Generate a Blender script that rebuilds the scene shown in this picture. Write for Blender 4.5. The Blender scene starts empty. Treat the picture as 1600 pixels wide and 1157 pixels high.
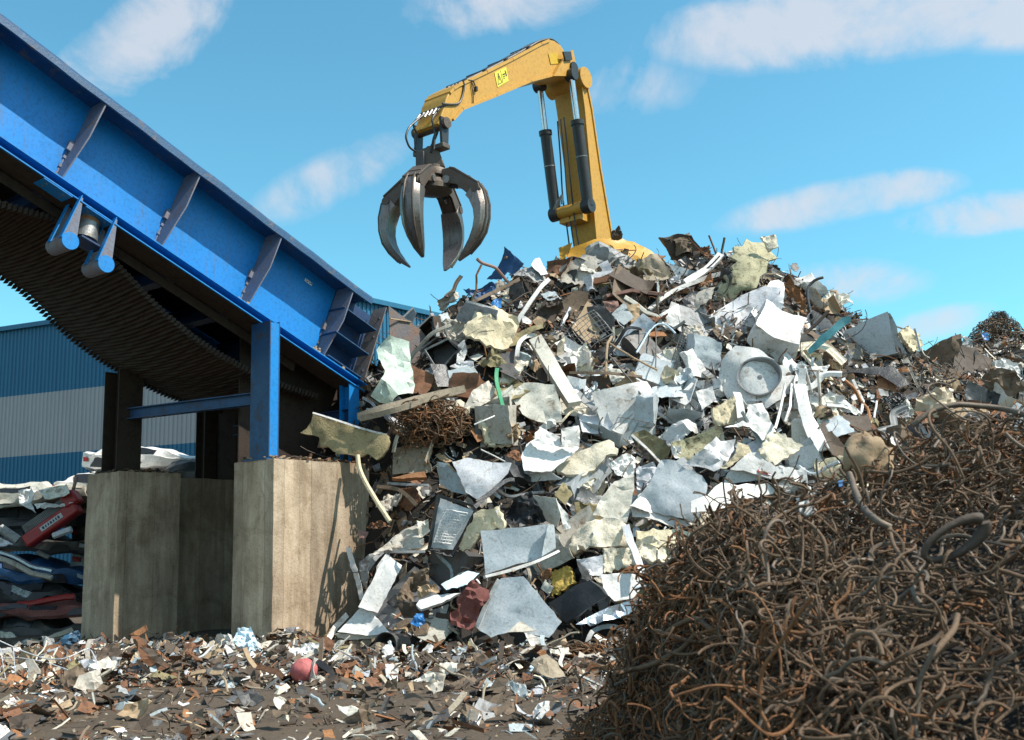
import bpy, math, random
import numpy as np
from mathutils import Vector, noise, geometry
rnd = random.Random(7); rng = np.random.default_rng(7)
C = bpy.context.scene.collection
R = math.radians
# ---------------------------------------------------------------- camera model
F = 1600.0; PH = math.atan(271.5/1600); RO = R(1.5)
CAM = np.array([0, 0, 1.7]); FW = np.array([0, math.cos(PH), math.sin(PH)])
_u0 = np.array([0, -math.sin(PH), math.cos(PH)]); _r0 = np.array([1., 0, 0])
RX = _r0*math.cos(RO)-_u0*math.sin(RO); UP = _u0*math.cos(RO)+_r0*math.sin(RO)
def ray(u, v): return FW+RX*(u-800)/F+UP*(578.5-v)/F
def U(u, v, Y):
    d = ray(u, v); return CAM+d*Y/d[1]
def onp(u, v, P, n):
    d = ray(u, v); return CAM+d*np.dot(np.array(P)-CAM, n)/np.dot(d, n)
def proj(P):
    q = np.array(P)-CAM; z = q@FW; return 800+F*(q@RX)/z, 578.5-F*(q@UP)/z
def nrm(v):
    v = np.array(v, float); return v/np.linalg.norm(v)
# ---------------------------------------------------------------- materials
MATS = {}
def srgb(c): return tuple(((x/12.92) if x <= .04045 else ((x+.055)/1.055)**2.4) for x in c)
def newmat(name):
    m = bpy.data.materials.new(name); m.use_nodes = True
    nt = m.node_tree; b = nt.nodes['Principled BSDF']; MATS[name] = m
    return m, nt, b
def N(nt, t, **k):
    n = nt.nodes.new(t)
    for a, v in k.items():
        if a.startswith('_'): n.inputs[int(a[1:])].default_value = v
        else: setattr(n, a, v)
    return n
def L(nt, a, b): nt.links.new(a, b)
def ramp(nt, pts):
    r = N(nt, 'ShaderNodeValToRGB'); e = r.color_ramp.elements
    while len(e) < len(pts): e.new(.5)
    for i, (p, c) in enumerate(pts):
        e[i].position = p; e[i].color = (*c, 1) if len(c) == 3 else c
    return r
def coords(nt, scale=1.0, world=False):
    tc = N(nt, 'ShaderNodeTexCoord'); oi = N(nt, 'ShaderNodeObjectInfo')
    if world:
        g = N(nt, 'ShaderNodeNewGeometry'); return g.outputs['Position'], oi
    v = N(nt, 'ShaderNodeVectorMath', operation='MULTIPLY_ADD')
    cmb = N(nt, 'ShaderNodeCombineXYZ')
    mul = N(nt, 'ShaderNodeMath', operation='MULTIPLY'); mul.inputs[1].default_value = 57.
    L(nt, oi.outputs['Random'], mul.inputs[0]); L(nt, mul.outputs[0], cmb.inputs[0]); L(nt, mul.outputs[0], cmb.inputs[1])
    L(nt, tc.outputs['Object'], v.inputs[0]); v.inputs[1].default_value = (scale,)*3; L(nt, cmb.outputs[0], v.inputs[2])
    return v.outputs[0], oi
def noi(nt, vec, scale, detail=5, rough=.6, dist=0.):
    n = N(nt, 'ShaderNodeTexNoise'); n.inputs['Scale'].default_value = scale; n.inputs['Detail'].default_value = detail
    n.inputs['Roughness'].default_value = rough; n.inputs['Distortion'].default_value = dist
    L(nt, vec, n.inputs['Vector']); return n
def mixc(nt, fac, a, b, mode='MIX'):
    m = N(nt, 'ShaderNodeMix', data_type='RGBA', blend_type=mode)
    for sock, x in ((0, fac), (6, a), (7, b)):
        if hasattr(x, 'links') or hasattr(x, 'is_linked'): L(nt, x, m.inputs[sock])
        elif isinstance(x, (int, float)): m.inputs[sock].default_value = x
        else: m.inputs[sock].default_value = (*x, 1) if len(x) == 3 else x
    return m.outputs[2]
def surf(name, col, col2=None, dirt=(.12, .08, .05), amt=.45, rough=.5, metal=0., bump=.3, scale=3., hv=.06, spec=.5, fine=1., streak=False, world=False, bs=28, chips=None):
    """painted / raw surface: two-tone variation, dirt patches, fine speckle, bump"""
    m, nt, b = newmat(name)
    vec, oi = coords(nt, 1., world)
    if col2 is None: col2 = tuple(x*.78 for x in col)
    n1 = noi(nt, vec, scale, 4, .55, .4)
    c = mixc(nt, n1.outputs['Fac'], col, col2)
    v2 = vec
    if streak:
        mp = N(nt, 'ShaderNodeMapping'); mp.inputs['Scale'].default_value = (3.5, 3.5, .35); L(nt, vec, mp.inputs['Vector']); v2 = mp.outputs[0]
    n2 = noi(nt, v2, scale*1.7, 8, .68, .6)
    lo = .72-.38*amt
    r2 = ramp(nt, [(lo, (0, 0, 0)), (min(lo+.16, 1), (1, 1, 1))]); L(nt, n2.outputs['Fac'], r2.inputs[0])
    c = mixc(nt, r2.outputs['Color'], c, dirt)
    n3 = noi(nt, vec, 24*fine, 6, .7)
    r3 = ramp(nt, [(.30, (.62, .6, .57)), (.52, (1, 1, 1)), (.75, (1.0, 1.0, 1.0))]); L(nt, n3.outputs['Fac'], r3.inputs[0])
    c = mixc(nt, .8, c, r3.outputs['Color'], 'MULTIPLY')
    if chips:
        n5 = noi(nt, vec, 5.5, 10, .75, .8); r5 = ramp(nt, [(.665, (0, 0, 0)), (.69, (1, 1, 1))]); L(nt, n5.outputs['Fac'], r5.inputs[0]); c = mixc(nt, r5.outputs[0], c, chips)
        mp5 = N(nt, 'ShaderNodeMapping'); mp5.inputs['Scale'].default_value = (6, 6, .6); L(nt, vec, mp5.inputs['Vector']); n6 = noi(nt, mp5.outputs[0], 1.5, 6, .65); r6 = ramp(nt, [(.56, (0, 0, 0)), (.8, (.75, .75, .75))]); L(nt, n6.outputs['Fac'], r6.inputs[0]); c = mixc(nt, r6.outputs[0], c, (.10, .12, .13))
    if hv:
        h = N(nt, 'ShaderNodeHueSaturation')
        mr = N(nt, 'ShaderNodeMapRange'); mr.inputs[3].default_value = 1-hv*2.2; mr.inputs[4].default_value = 1+hv
        L(nt, oi.outputs['Random'], mr.inputs[0]); L(nt, mr.outputs[0], h.inputs['Value']); L(nt, c, h.inputs['Color']); c = h.outputs[0]
    L(nt, c, b.inputs['Base Color'])
    b.inputs['Metallic'].default_value = metal; b.inputs['Specular IOR Level'].default_value = spec
    mr = N(nt, 'ShaderNodeMapRange'); mr.inputs[3].default_value = max(rough-.15, .05); mr.inputs[4].default_value = min(rough+.25, 1)
    L(nt, n2.outputs['Fac'], mr.inputs[0]); L(nt, mr.outputs[0], b.inputs['Roughness'])
    if bump:
        bp = N(nt, 'ShaderNodeBump'); bp.inputs['Strength'].default_value = bump; bp.inputs['Distance'].default_value = .02
        nb = noi(nt, vec, bs, 6, .65); L(nt, nb.outputs['Fac'], bp.inputs['Height']); L(nt, bp.outputs[0], b.inputs['Normal'])
        if name in DENT:
            b2 = N(nt, 'ShaderNodeBump'); b2.inputs['Strength'].default_value = .38; b2.inputs['Distance'].default_value = .07
            vr = N(nt, 'ShaderNodeTexVoronoi'); vr.feature = 'SMOOTH_F1'; vr.inputs['Scale'].default_value = 2.3; vr.inputs['Smoothness'].default_value = .25
            wv = noi(nt, vec, 3., 4, .6); wm = mixc(nt, .22, vec, wv.outputs['Color']); L(nt, wm, vr.inputs['Vector'])
            L(nt, vr.outputs['Distance'], b2.inputs['Height']); L(nt, b2.outputs[0], bp.inputs['Normal'])
    return m
DENT = 'white cleanwhite bluewhite lilac grey greyblue offwhite mint beige brown navy rustpink steel foil darkgrey black'.split()
BR = (.16, .09, .045)
surf('white', (.74, .715, .67), (.60, .59, .575), (.27, .20, .13), .47, .42, bump=.25)
surf('cleanwhite', (.81, .785, .74), (.71, .70, .68), (.34, .28, .20), .33, .4, bump=.2)
surf('bluewhite', (.52, .575, .60), (.60, .63, .65), (.26, .24, .20), .36, .42, bump=.2)
surf('lilac', (.62, .60, .62), (.68, .70, .72), (.30, .23, .18), .42, .45)
surf('grey', (.36, .36, .35), (.28, .28, .28), (.12, .09, .07), .5, .5)
surf('darkgrey', (.11, .105, .10), (.06, .06, .06), (.14, .09, .06), .5, .5)
surf('greyblue', (.42, .49, .52), (.34, .38, .38), (.2, .15, .1), .45, .5)
surf('beige', (.58, .52, .43), (.46, .42, .36), (.2, .13, .08), .5, .6)
surf('offwhite', (.76, .72, .62), (.62, .58, .48), (.26, .19, .12), .45, .5)
surf('mint', (.48, .60, .50), (.58, .64, .56), (.18, .22, .16), .45, .45)
surf('rust', (.26, .115, .055), (.16, .075, .04), (.06, .035, .025), .5, .85, bump=.6)
surf('rustorange', (.42, .19, .075), (.27, .12, .055), (.10, .05, .03), .45, .85, bump=.6)
surf('rustpink', (.36, .20, .16), (.26, .14, .11), (.12, .08, .06), .45, .8)
surf('brown', (.22, .155, .10), (.13, .09, .06), (.05, .035, .025), .5, .75)
surf('darkbrown', (.10, .07, .048), (.06, .042, .03), (.2, .14, .09), .35, .7)
surf('tan', (.46, .33, .20), (.36, .25, .15), (.16, .1, .06), .4, .75)
surf('oldfoam', (.50, .40, .21), (.36, .28, .15), (.16, .11, .06), .45, .9, bump=.8)
surf('paper', (.66, .56, .42), (.55, .45, .32), (.25, .17, .1), .4, .8)
surf('olive', (.33, .275, .14), (.23, .19, .10), (.10, .08, .045), .5, .8, bump=.6)
surf('foam', (.76, .66, .46), (.64, .54, .36), (.36, .27, .13), .42, .95, bump=1.0, bs=14)
surf('creamfoam', (.80, .73, .58), (.68, .60, .45), (.40, .31, .18), .33, .95, bump=1.0, bs=14)
surf('mossfoam', (.40, .37, .21), (.54, .49, .33), (.10, .09, .045), .55, .9, bump=1.0, bs=12)
surf('yellowfoam', (.66, .47, .12), (.55, .36, .08), (.28, .14, .05), .42, .95, bump=1.2, bs=12)
surf('black', (.022, .022, .024), (.04, .04, .042), (.12, .10, .08), .32, .35, bump=.4)
surf('navy', (.012, .06, .17), (.02, .09, .22), (.05, .05, .06), .35, .5)
surf('blue', (.02, .24, .62), (.03, .18, .45), (.1, .08, .07), .3, .4)
surf('bluefoil', (.10, .24, .40), (.04, .10, .17), (.03, .03, .03), .5, .35, bump=.4)
surf('paleblue', (.50, .70, .82), (.70, .80, .86), (.3, .28, .24), .3, .35)
surf('foil', (.66, .72, .78), (.42, .5, .58), (.16, .12, .09), .35, .28, metal=.7, bump=.4)
surf('steel', (.40, .39, .38), (.28, .27, .26), (.12, .08, .05), .45, .4, metal=.7)
surf('chrome', (.75, .76, .78), (.6, .6, .62), (.3, .3, .3), .05, .15, metal=1., bump=0)
surf('teal', (.04, .20, .25), (.07, .26, .30), (.3, .3, .3), .3, .5)
surf('green', (.02, .32, .13), (.03, .24, .1), (.05, .1, .05), .3, .45)
surf('red', (.46, .025, .022), (.32, .02, .02), (.07, .03, .03), .35, .35)
surf('redbrown', (.26, .085, .07), (.18, .06, .05), (.10, .05, .04), .35, .8)
surf('pink', (.58, .16, .15), (.48, .12, .12), (.16, .08, .06), .35, .6)
surf('yellowscrap', (.62, .31, .015), (.52, .25, .015), (.25, .14, .05), .3, .45)
surf('wood', (.40, .33, .24), (.30, .24, .17), (.14, .1, .06), .45, .85, bump=.6)
surf('worn_brown', (.20, .15, .125), (.12, .12, .14), (.24, .125, .07), .55, .6, bump=.5, hv=0, scale=3.)
surf('machine_yellow', (.60, .315, .04), (.54, .275, .034), (.24, .13, .05), .18, .45, bump=.1, hv=0, fine=.5)
surf('sign_yellow', (.82, .72, .06), (.8, .7, .06), (.5, .4, .1), .1, .5, bump=0, hv=0)
surf('ochre', (.62, .38, .01), (.6, .36, .01), (.4, .25, .05), .1, .5, bump=0, hv=0)
surf('black_paint', (.018, .018, .02), (.03, .03, .03), (.09, .075, .06), .3, .4, bump=.2, hv=0)
surf('worn_steel', (.15, .115, .09), (.08, .062, .05), (.15, .09, .055), .5, .5, metal=.35, bump=.5, hv=0, bs=18)
surf('polished_steel', (.33, .29, .26), (.15, .125, .11), (.10, .07, .05), .5, .34, metal=.75, bump=.3, hv=0, streak=True)
surf('conveyor_blue', (.002, .225, .62), (.003, .19, .53), (.012, .11, .30), .2, .42, bump=.06, hv=0, chips=(.20, .24, .28), scale=.9, fine=.7)
surf('conveyor_worn', (.20, .20, .235), (.13, .15, .22), (.22, .125, .08), .5, .6, bump=.4, hv=0, scale=2.2)
surf('lip_rusty', (.006, .075, .19), (.02, .06, .12), (.17, .115, .075), .42, .5, bump=.35, hv=0, scale=2.)
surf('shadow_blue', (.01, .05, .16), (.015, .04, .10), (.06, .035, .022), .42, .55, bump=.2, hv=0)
surf('post_shade_blue', (.008, .075, .21), (.012, .05, .13), (.055, .032, .022), .5, .5, bump=.2, hv=0)  # rusty conveyor blue, darkened to carry the shade on post and tie beam
surf('shaded_rust', (.040, .023, .013), (.026, .016, .010), (.012, .008, .006), .5, .8, bump=.5, hv=0)  # rust, darkened for the shade under the conveyor
surf('dirt', (.12, .085, .054), (.065, .047, .031), (.06, .042, .03), .5, .95, bump=1., hv=0, scale=1.2, world=True, bs=10)
surf('heapcore_shade', (.032, .024, .018), (.02, .015, .011), (.02, .016, .012), .5, .95, bump=1., hv=0, scale=2.2, world=True, bs=9)  # core colour kept dark to paint the shade in the heap gaps
surf('rod_brown', (.125, .072, .040), (.19, .125, .075), (.05, .03, .018), .45, .75, bump=.4, hv=0, scale=1.3, world=True, metal=.15)
surf('rod_orange', (.27, .115, .042), (.16, .075, .032), (.10, .05, .03), .4, .85, bump=.4, hv=0, scale=1.5, world=True)
surf('rod_grey', (.20, .155, .115), (.14, .105, .08), (.09, .06, .045), .4, .6, bump=.3, hv=0, scale=1.5, world=True, metal=.3)
surf('glass_dark', (.015, .018, .02), (.03, .035, .04), (.12, .1, .08), .3, .15, bump=0)
surf('rubber', (.02, .02, .02), (.03, .03, .03), (.1, .08, .06), .4, .8)
surf('lead_red', (.35, .03, .03), (.3, .03, .03), (.2, .1, .1), .2, .5, bump=0)
surf('white_paint', (.8, .8, .8), (.75, .75, .75), (.4, .4, .4), .2, .5, bump=0, hv=0)

def concrete():
    m, nt, b = newmat('concrete'); vec, oi = coords(nt)
    n1 = noi(nt, vec, 1.1, 6, .65, .3)
    c = ramp(nt, [(.3, (.39, .29, .205)), (.5, (.56, .44, .33)), (.72, (.67, .545, .42))]); L(nt, n1.outputs['Fac'], c.inputs[0]); c = c.outputs[0]
    # vertical shutter-board bands and seams
    sx = N(nt, 'ShaderNodeSeparateXYZ'); L(nt, vec, sx.inputs[0])
    rot = N(nt, 'ShaderNodeMapping'); rot.inputs['Rotation'].default_value = (0, 0, R(-51)); L(nt, vec, rot.inputs['Vector'])
    mp = N(nt, 'ShaderNodeMapping'); mp.inputs['Scale'].default_value = (1.7, 1.7, .16); L(nt, rot.outputs[0], mp.inputs['Vector'])
    n2 = noi(nt, mp.outputs[0], 1.0, 7, .7, .2)
    r2 = ramp(nt, [(.32, (.34, .30, .24)), (.5, (.86, .84, .8)), (.7, (1.12, 1.1, 1.06))]); L(nt, n2.outputs['Fac'], r2.inputs[0])
    c = mixc(nt, .7, c, r2.outputs[0], 'MULTIPLY')
    # damp streaks from the top, fine pits
    mp3 = N(nt, 'ShaderNodeMapping'); mp3.inputs['Scale'].default_value = (5, 5, .6); L(nt, rot.outputs[0], mp3.inputs['Vector'])
    n3 = noi(nt, mp3.outputs[0], 1., 6, .7); r3 = ramp(nt, [(.36, (.55, .5, .43)), (.55, (1, 1, 1))]); L(nt, n3.outputs['Fac'], r3.inputs[0])
    c = mixc(nt, .5, c, r3.outputs[0], 'MULTIPLY')
    n4 = noi(nt, vec, 30, 8, .75); r4 = ramp(nt, [(.32, (.35, .31, .26)), (.45, (1, 1, 1)), (.66, (1, 1, 1)), (.74, (1.5, 1.48, 1.42))]); L(nt, n4.outputs['Fac'], r4.inputs[0])
    c = mixc(nt, .9, c, r4.outputs[0], 'MULTIPLY')
    sp = N(nt, 'ShaderNodeSeparateXYZ'); L(nt, rot.outputs[0], sp.inputs[0]); sm = N(nt, 'ShaderNodeMath', operation='ADD'); L(nt, sp.outputs[0], sm.inputs[0]); L(nt, sp.outputs[1], sm.inputs[1])
    cb = N(nt, 'ShaderNodeCombineXYZ'); L(nt, sm.outputs[0], cb.inputs[0]); L(nt, sp.outputs[2], cb.inputs[1])
    bt = N(nt, 'ShaderNodeTexBrick'); bt.offset = 0; bt.inputs['Scale'].default_value = 1; bt.inputs['Brick Width'].default_value = .61; bt.inputs['Row Height'].default_value = 40.; bt.inputs['Mortar Size'].default_value = .006; bt.inputs['Mortar Smooth'].default_value = .4
    bt.inputs['Color1'].default_value = (.8, .78, .74, 1); bt.inputs['Color2'].default_value = (1.15, 1.12, 1.06, 1); bt.inputs['Mortar'].default_value = (.45, .4, .34, 1); L(nt, cb.outputs[0], bt.inputs['Vector']); c = mixc(nt, .75, c, bt.outputs['Color'], 'MULTIPLY')
    n7 = noi(nt, vec, 1.6, 7, .7, 1.); r7 = ramp(nt, [(.38, (.36, .29, .21)), (.52, (1, 1, 1))]); L(nt, n7.outputs['Fac'], r7.inputs[0]); c = mixc(nt, .38, c, r7.outputs[0], 'MULTIPLY')
    L(nt, c, b.inputs['Base Color']); b.inputs['Roughness'].default_value = .9
    bp = N(nt, 'ShaderNodeBump'); bp.inputs['Strength'].default_value = .7; bp.inputs['Distance'].default_value = .02
    nb = noi(nt, vec, 18, 8, .7); L(nt, nb.outputs['Fac'], bp.inputs['Height']); L(nt, bp.outputs[0], b.inputs['Normal'])
concrete()
# ---------------------------------------------------------------- mesh builder
LOC = {}
class MB:
    def __init__(s): s.v = []; s.f = []; s.m = []; s.n = 0
    def add(s, vs, fs, mi=0):
        s.v.append(np.asarray(vs, float).reshape(-1, 3)); k = s.n
        for f in fs: s.f.append(tuple(i+k for i in f))
        s.m += [mi]*len(fs); s.n += len(s.v[-1]); return s
    def frame(s, c, e, size, mi=0):          # box with centre c, axes e (3 rows), size
        e = np.array(e, float); h = np.array(size)/2
        vs = [np.array(c)+e[0]*h[0]*a+e[1]*h[1]*b+e[2]*h[2]*d for a in (-1, 1) for b in (-1, 1) for d in (-1, 1)]
        return s.add(vs, [(0, 1, 3, 2), (4, 6, 7, 5), (0, 4, 5, 1), (2, 3, 7, 6), (0, 2, 6, 4), (1, 5, 7, 3)], mi)
    def box(s, c, size, mi=0): return s.frame(c, np.eye(3), size, mi)
    def prism(s, poly, vec, mi=0):           # polygon (3D pts) extruded by vec (one vec, or one per vertex)
        p = np.array(poly, float); n = len(p); vec = np.array(vec, float); q = p+vec
        fs = [tuple(range(n)), tuple(range(2*n-1, n-1, -1))]+[(i, i+n, (i+1) % n+n, (i+1) % n) for i in range(n)]
        return s.add(np.vstack([p, q]), fs, mi)
    def tube(s, pts, r, n=8, mi=0, cap=True, flat=None):
        p = np.array(pts, float); k = len(p); rr = np.full(k, r) if np.isscalar(r) else np.array(r, float)
        t = np.gradient(p, axis=0); t /= np.linalg.norm(t, axis=1)[:, None]+1e-9
        a = np.array([0, 0, 1.]) if abs(t[0, 2]) < .9 else np.array([1., 0, 0]); vs = []
        x = np.cross(t[0], a)
        for i in range(k):
            x = x-t[i]*(x@t[i]); x /= np.linalg.norm(x)+1e-9; y = np.cross(t[i], x)
            for j in range(n):
                g = 2*math.pi*j/n; vs.append(p[i]+rr[i]*(x*math.cos(g)+y*math.sin(g)))
        fs = [(i*n+j, i*n+(j+1) % n, (i+1)*n+(j+1) % n, (i+1)*n+j) for i in range(k-1) for j in range(n)]
        if cap: fs += [tuple(range(n-1, -1, -1)), tuple((k-1)*n+j for j in range(n))]
        return s.add(vs, fs, mi)
    def loft(s, secs, mi=0, close=True):     # equal-length rings
        n = len(secs[0]); k = len(secs); vs = np.vstack([np.array(q) for q in secs])
        fs = [(i*n+j, i*n+(j+1) % n, (i+1)*n+(j+1) % n, (i+1)*n+j) for i in range(k-1) for j in range(n)]
        if close: fs += [tuple(range(n-1, -1, -1)), tuple((k-1)*n+j for j in range(n))]
        return s.add(vs, fs, mi)
    def disc(s, c, ax, r, h, n=20, mi=0):
        ax = nrm(ax); return s.tube([np.array(c)-ax*h/2, np.array(c)+ax*h/2], r, n, mi)
    def verts(s): return np.vstack(s.v)
    def build(s, name, mats, parent=None, smooth=35, bevel=0, loc=None):
        V = s.verts()
        if parent is not None: o0 = LOC[parent.name]
        else: o0 = V.mean(0) if loc is None else np.array(loc, float)
        me = bpy.data.meshes.new(name); me.from_pydata((V-o0).tolist(), [], s.f)
        if isinstance(mats, str): mats = [mats]
        for m in mats: me.materials.append(MATS[m])
        me.polygons.foreach_set('material_index', s.m)
        me.update()
        o = bpy.data.objects.new(name, me); C.objects.link(o)
        if parent is not None:
            o.parent = parent; LOC[o.name] = o0
        else:
            o.location = o0; LOC[o.name] = o0
        if smooth:
            me.polygons.foreach_set('use_smooth', [True]*len(me.polygons)); me.set_sharp_from_angle(angle=R(smooth))
        if bevel:
            b = o.modifiers.new('bevel', 'BEVEL'); b.width = bevel; b.segments = 2; b.limit_method = 'ANGLE'; b.angle_limit = R(40); b.harden_normals = False
        return o
def tag(o, label=None, cat=None, group=None, kind=None):
    if label: o['label'] = label
    if cat: o['category'] = cat
    if group: o['group'] = group
    if kind: o['kind'] = kind
    return o
def thing(name, label, cat, loc, group=None):
    o = bpy.data.objects.new(name, None); C.objects.link(o); o.location = loc; o.empty_display_size = .2
    LOC[o.name] = np.array(loc, float); return tag(o, label, cat, group)
SKY_TINT=(1.12,2.12,1.95); CLOUD=(6.9,7.1,7.7); SKY_S=.088; EXPO=.3
# ================================================================ conveyor
A0 = np.array([-7.64, 14.4, 9.86]); CN = np.array([.78162, -.62375, 0.])
E1 = nrm([4.8, 6.0, -3.09]); E1 -= CN*(E1@CN); E1 = nrm(E1); E2 = np.cross(E1, CN); E2 = E2 if E2[2] > 0 else -E2
DH = nrm([E1[0], E1[1], 0]); FR = [E1, E2, CN]
def cv(a, b, c): return A0+E1*a+E2*b+CN*c
conv = thing('feed_conveyor', 'big blue inclined steel conveyor running down to the scrap heap on concrete blocks', 'conveyor', (-4.5, 18.25, 0))
WD = 3.6; LEN0, LEN1 = -6.0, 8.35
def side(c0, sgn):
    mb = MB(); LE = LEN1+(1.7 if sgn < 0 else 0); mb.frame(cv((LEN0+LE)/2, -.89, c0), FR, (LE-LEN0, 1.76, .02))  # far plate lengthened past the end to stop stray sun
    p = mb.build('side_plate', 'conveyor_blue', conv)
    return p
pl = side(-.55, 1); far = side(-WD, -1)
# top lip: rolled heavy flange, slightly bowed
for c0, sg in ((-.55, 1), (-WD, -1)):
    mb = MB()
    prof = [(-.05, -.02), (.03, -.02), (.04, .06), (.05, .36), (.03, .50), (-.04, .56), (-.16, .57), (-.17, .54), (-.06, .49), (-.02, .36), (-.03, .06), (-.05, .012)]
    secs = []
    for a in np.linspace(LEN0, LEN1, 60):
        w = .006*math.sin(a*3.1)+.004*math.sin(a*7.7)
        secs.append([cv(a, b+w, c0+sg*(c)) for b, c in prof])
    mb.loft(secs).build('top_flange', 'lip_rusty', conv)
    mb = MB()
    L_, B_ = (LEN1-LEN0+.5), (LEN0+LEN1+.5)/2
    mb.frame(cv(B_, -1.765, c0+sg*.29), FR, (L_, .02, .55))
    mb.frame(cv(B_, -1.84, c0+sg*.02), FR, (L_, .13, .016))
    mb.frame(cv(B_, -1.915, c0+sg*.285), FR, (L_, .02, .56))
    mb.build('bottom_flange', 'conveyor_blue', conv)
    MB().frame(cv(B_, -1.933, c0+sg*.265), FR, (L_, .012, .53)).build('soffit_shade', 'shaded_rust', conv)  # added dark rusty sheet, coloured for the shade under the flange
def rib(a, c0, sg, notch=True):
    pb = [(-.02, .013), (-.03, .50), (-.06, .545), (-.85, .545), (-1.752, .24), (-1.752, .013)]
    mb = MB(); mb.prism([cv(a-.012, b, c0+sg*c) for b, c in pb], E1*.024)
    r = mb.build('rib', 'conveyor_worn', conv)
    mb = MB()                       # weld-on stop bars and tack welds
    for b in (-.82, -.98, -1.12, -1.3, -1.48): mb.frame(cv(a-.035, b, c0+sg*.02), FR, (.05, .05, .03))
    mb.frame(cv(a-.05, -.92, c0+sg*.05), FR, (.07, .17, .08)); mb.frame(cv(a-.03, -1.2, c0+sg*.016), FR, (.02, .75, .008))
    mb.build('weld_tab', 'conveyor_worn', r)
RIBS = [.03+1.95*k for k in range(-3, 5)]
for a in RIBS: rib(a, -.55, 1)
for a in RIBS: rib(a, -WD, -1)
# rust drifts lying on the bottom flange beside the last ribs
mb = MB()
for a0, n_ in ((7.55, 60), (8.2, 40), (5.6, 18), (3.7, 8)):
    for _ in range(n_):
        a = a0+rnd.gauss(0, .16); c = rnd.uniform(-.48, -.04); s = rnd.uniform(.015, .05)
        mb.frame(cv(a, -1.75+s*.4+max(0, .09-abs(a-a0)*.35)*rnd.random(), c), [nrm(E1+np.array([rnd.gauss(0, .5), rnd.gauss(0, .5), rnd.gauss(0, .5)])), E2, CN], (s*1.6, s, s))
tag(mb.build('rust_debris', 'tan', conv), kind='stuff')
# bed (trough floor), cross beams, far dark skirts
mb = MB(); mb.frame(cv((LEN0+LEN1+1.6)/2, -.95, (-.57-WD)/2), FR, (LEN1+1.6-LEN0, .05, WD-.62)).build('trough_floor', 'shaded_rust', conv)  # floor runs on past the end to block sun coming through
for a in np.arange(-5.5, 8.4, 1.3):
    mb = MB(); mb.frame(cv(a, -1.45, (-.57-WD)/2), FR, (.16, .02, WD-.62)); mb.frame(cv(a, -1.25, (-.57-WD)/2), FR, (.02, .4, WD-.62)); mb.frame(cv(a, -1.07, (-.57-WD)/2), FR, (.16, .02, WD-.62))
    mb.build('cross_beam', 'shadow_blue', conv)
mb = MB(); mb.frame(cv(1.5, -2.02, -.6), FR, (12., .16, .03)); mb.build('inner_skirt', 'shaded_rust', conv)
# sagging return strand of the apron: ridged slats. near edge curve on plane c=-.5
pc = cv(0, 0, -.66)
edge = [onp(u, v, pc, CN) for u, v in [(-120, 285), (0, 316), (80, 338), (130, 370), (176, 404), (216, 447), (256, 487), (300, 523), (345, 553), (400, 583), (450, 603), (500, 618)]]
edge = np.array(edge); seg = np.r_[0, np.cumsum(np.linalg.norm(np.diff(edge, axis=0), axis=1))]
step = .085; nn = int(seg[-1]/step)
mb = MB(); tt = np.linspace(0, seg[-1], nn*4+1)
E = np.stack([np.interp(tt, seg, edge[:, i]) for i in range(3)], 1)
for _ in range(14): E[1:-1] = (E[:-2]+E[1:-1]*2+E[2:])/4
Nn = np.cross(np.gradient(E, axis=0), CN); Nn /= np.linalg.norm(Nn, axis=1)[:, None]
Nn *= np.where(Nn[:, 2:3] > 0, -1, 1)
off = np.array([0, 0, .045, .045])[np.arange(len(E)) % 4]
E = E+Nn*off[:, None]
wid = 3.05; K = 9; vs = []; 
for i in range(len(E)):
    jit = .02*math.sin((i//4)*12.9898)
    for k in range(K):
        w = k/(K-1); vs.append(E[i]-CN*(w*wid+jit*(k in (0, K-1)))+np.array([0, 0, -.10*math.sin(math.pi*w)+.012*math.sin((i//4)*3.7+k*2.1)]))
fs = [(i*K+k, i*K+k+1, (i+1)*K+k+1, (i+1)*K+k) for i in range(len(E)-1) for k in range(K-1)]
mb.add(vs, fs); ap = mb.build('return_apron', 'shaded_rust', conv, smooth=0)
so = ap.modifiers.new('solid', 'SOLIDIFY'); so.thickness = .03; so.offset = -1
for c in (.03, -wid-.03):                                    # chain links along both edges
    mb = MB()
    for i in range(2, len(E)-4, 4):
        mb.frame(E[i]+CN*c, [nrm(E[i+3]-E[i]), Nn[i], CN], (.075, .10, .05))
    mb.build('apron_chain', 'shaded_rust', ap)
# roller hangers (two V brackets with capped tubes and a drum between)
def hanger(u1, v1, u0, v0):
    c = .06; pc = cv(0, 0, c); top = onp(u0, v0, pc, CN); bot = onp(u1, v1, pc, CN)
    r = .135
    mb = MB(); mb.tube([bot+CN*.0, bot-CN*.5], r, 28); o = mb.build('hanger_tube', 'conveyor_worn', conv)
    mb = MB(); mb.disc(bot+CN*.012, CN, r*1.03, .03, 28).build('end_cap', 'conveyor_blue', o)
    for dc in (-.08, -.42):
        mb = MB(); d = nrm(top-bot); s = np.cross(d, CN)
        t2 = top+d*.12
        mb.prism([bot+CN*dc+s*r*1.0, t2+CN*dc+s*.02, t2+CN*dc-s*.02, bot+CN*dc-s*r*1.0], CN*.022)
        mb.build('hanger_plate', 'conveyor_worn', conv)
        mb = MB(); mb.prism([bot+CN*(dc)-s*r*1.0, t2+CN*dc-s*.03, t2+CN*dc-s*.045, bot+CN*(dc)-s*(r*1.0+.018)], CN*.1).build('hanger_rib', 'conveyor_blue', conv)
hanger(109, 377, 128, 318); hanger(165, 413, 182, 352)
pcd = cv(0, 0, -.25)
p0 = onp(143, 338, pcd, CN); p1 = onp(133, 374, pcd, CN)
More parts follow.
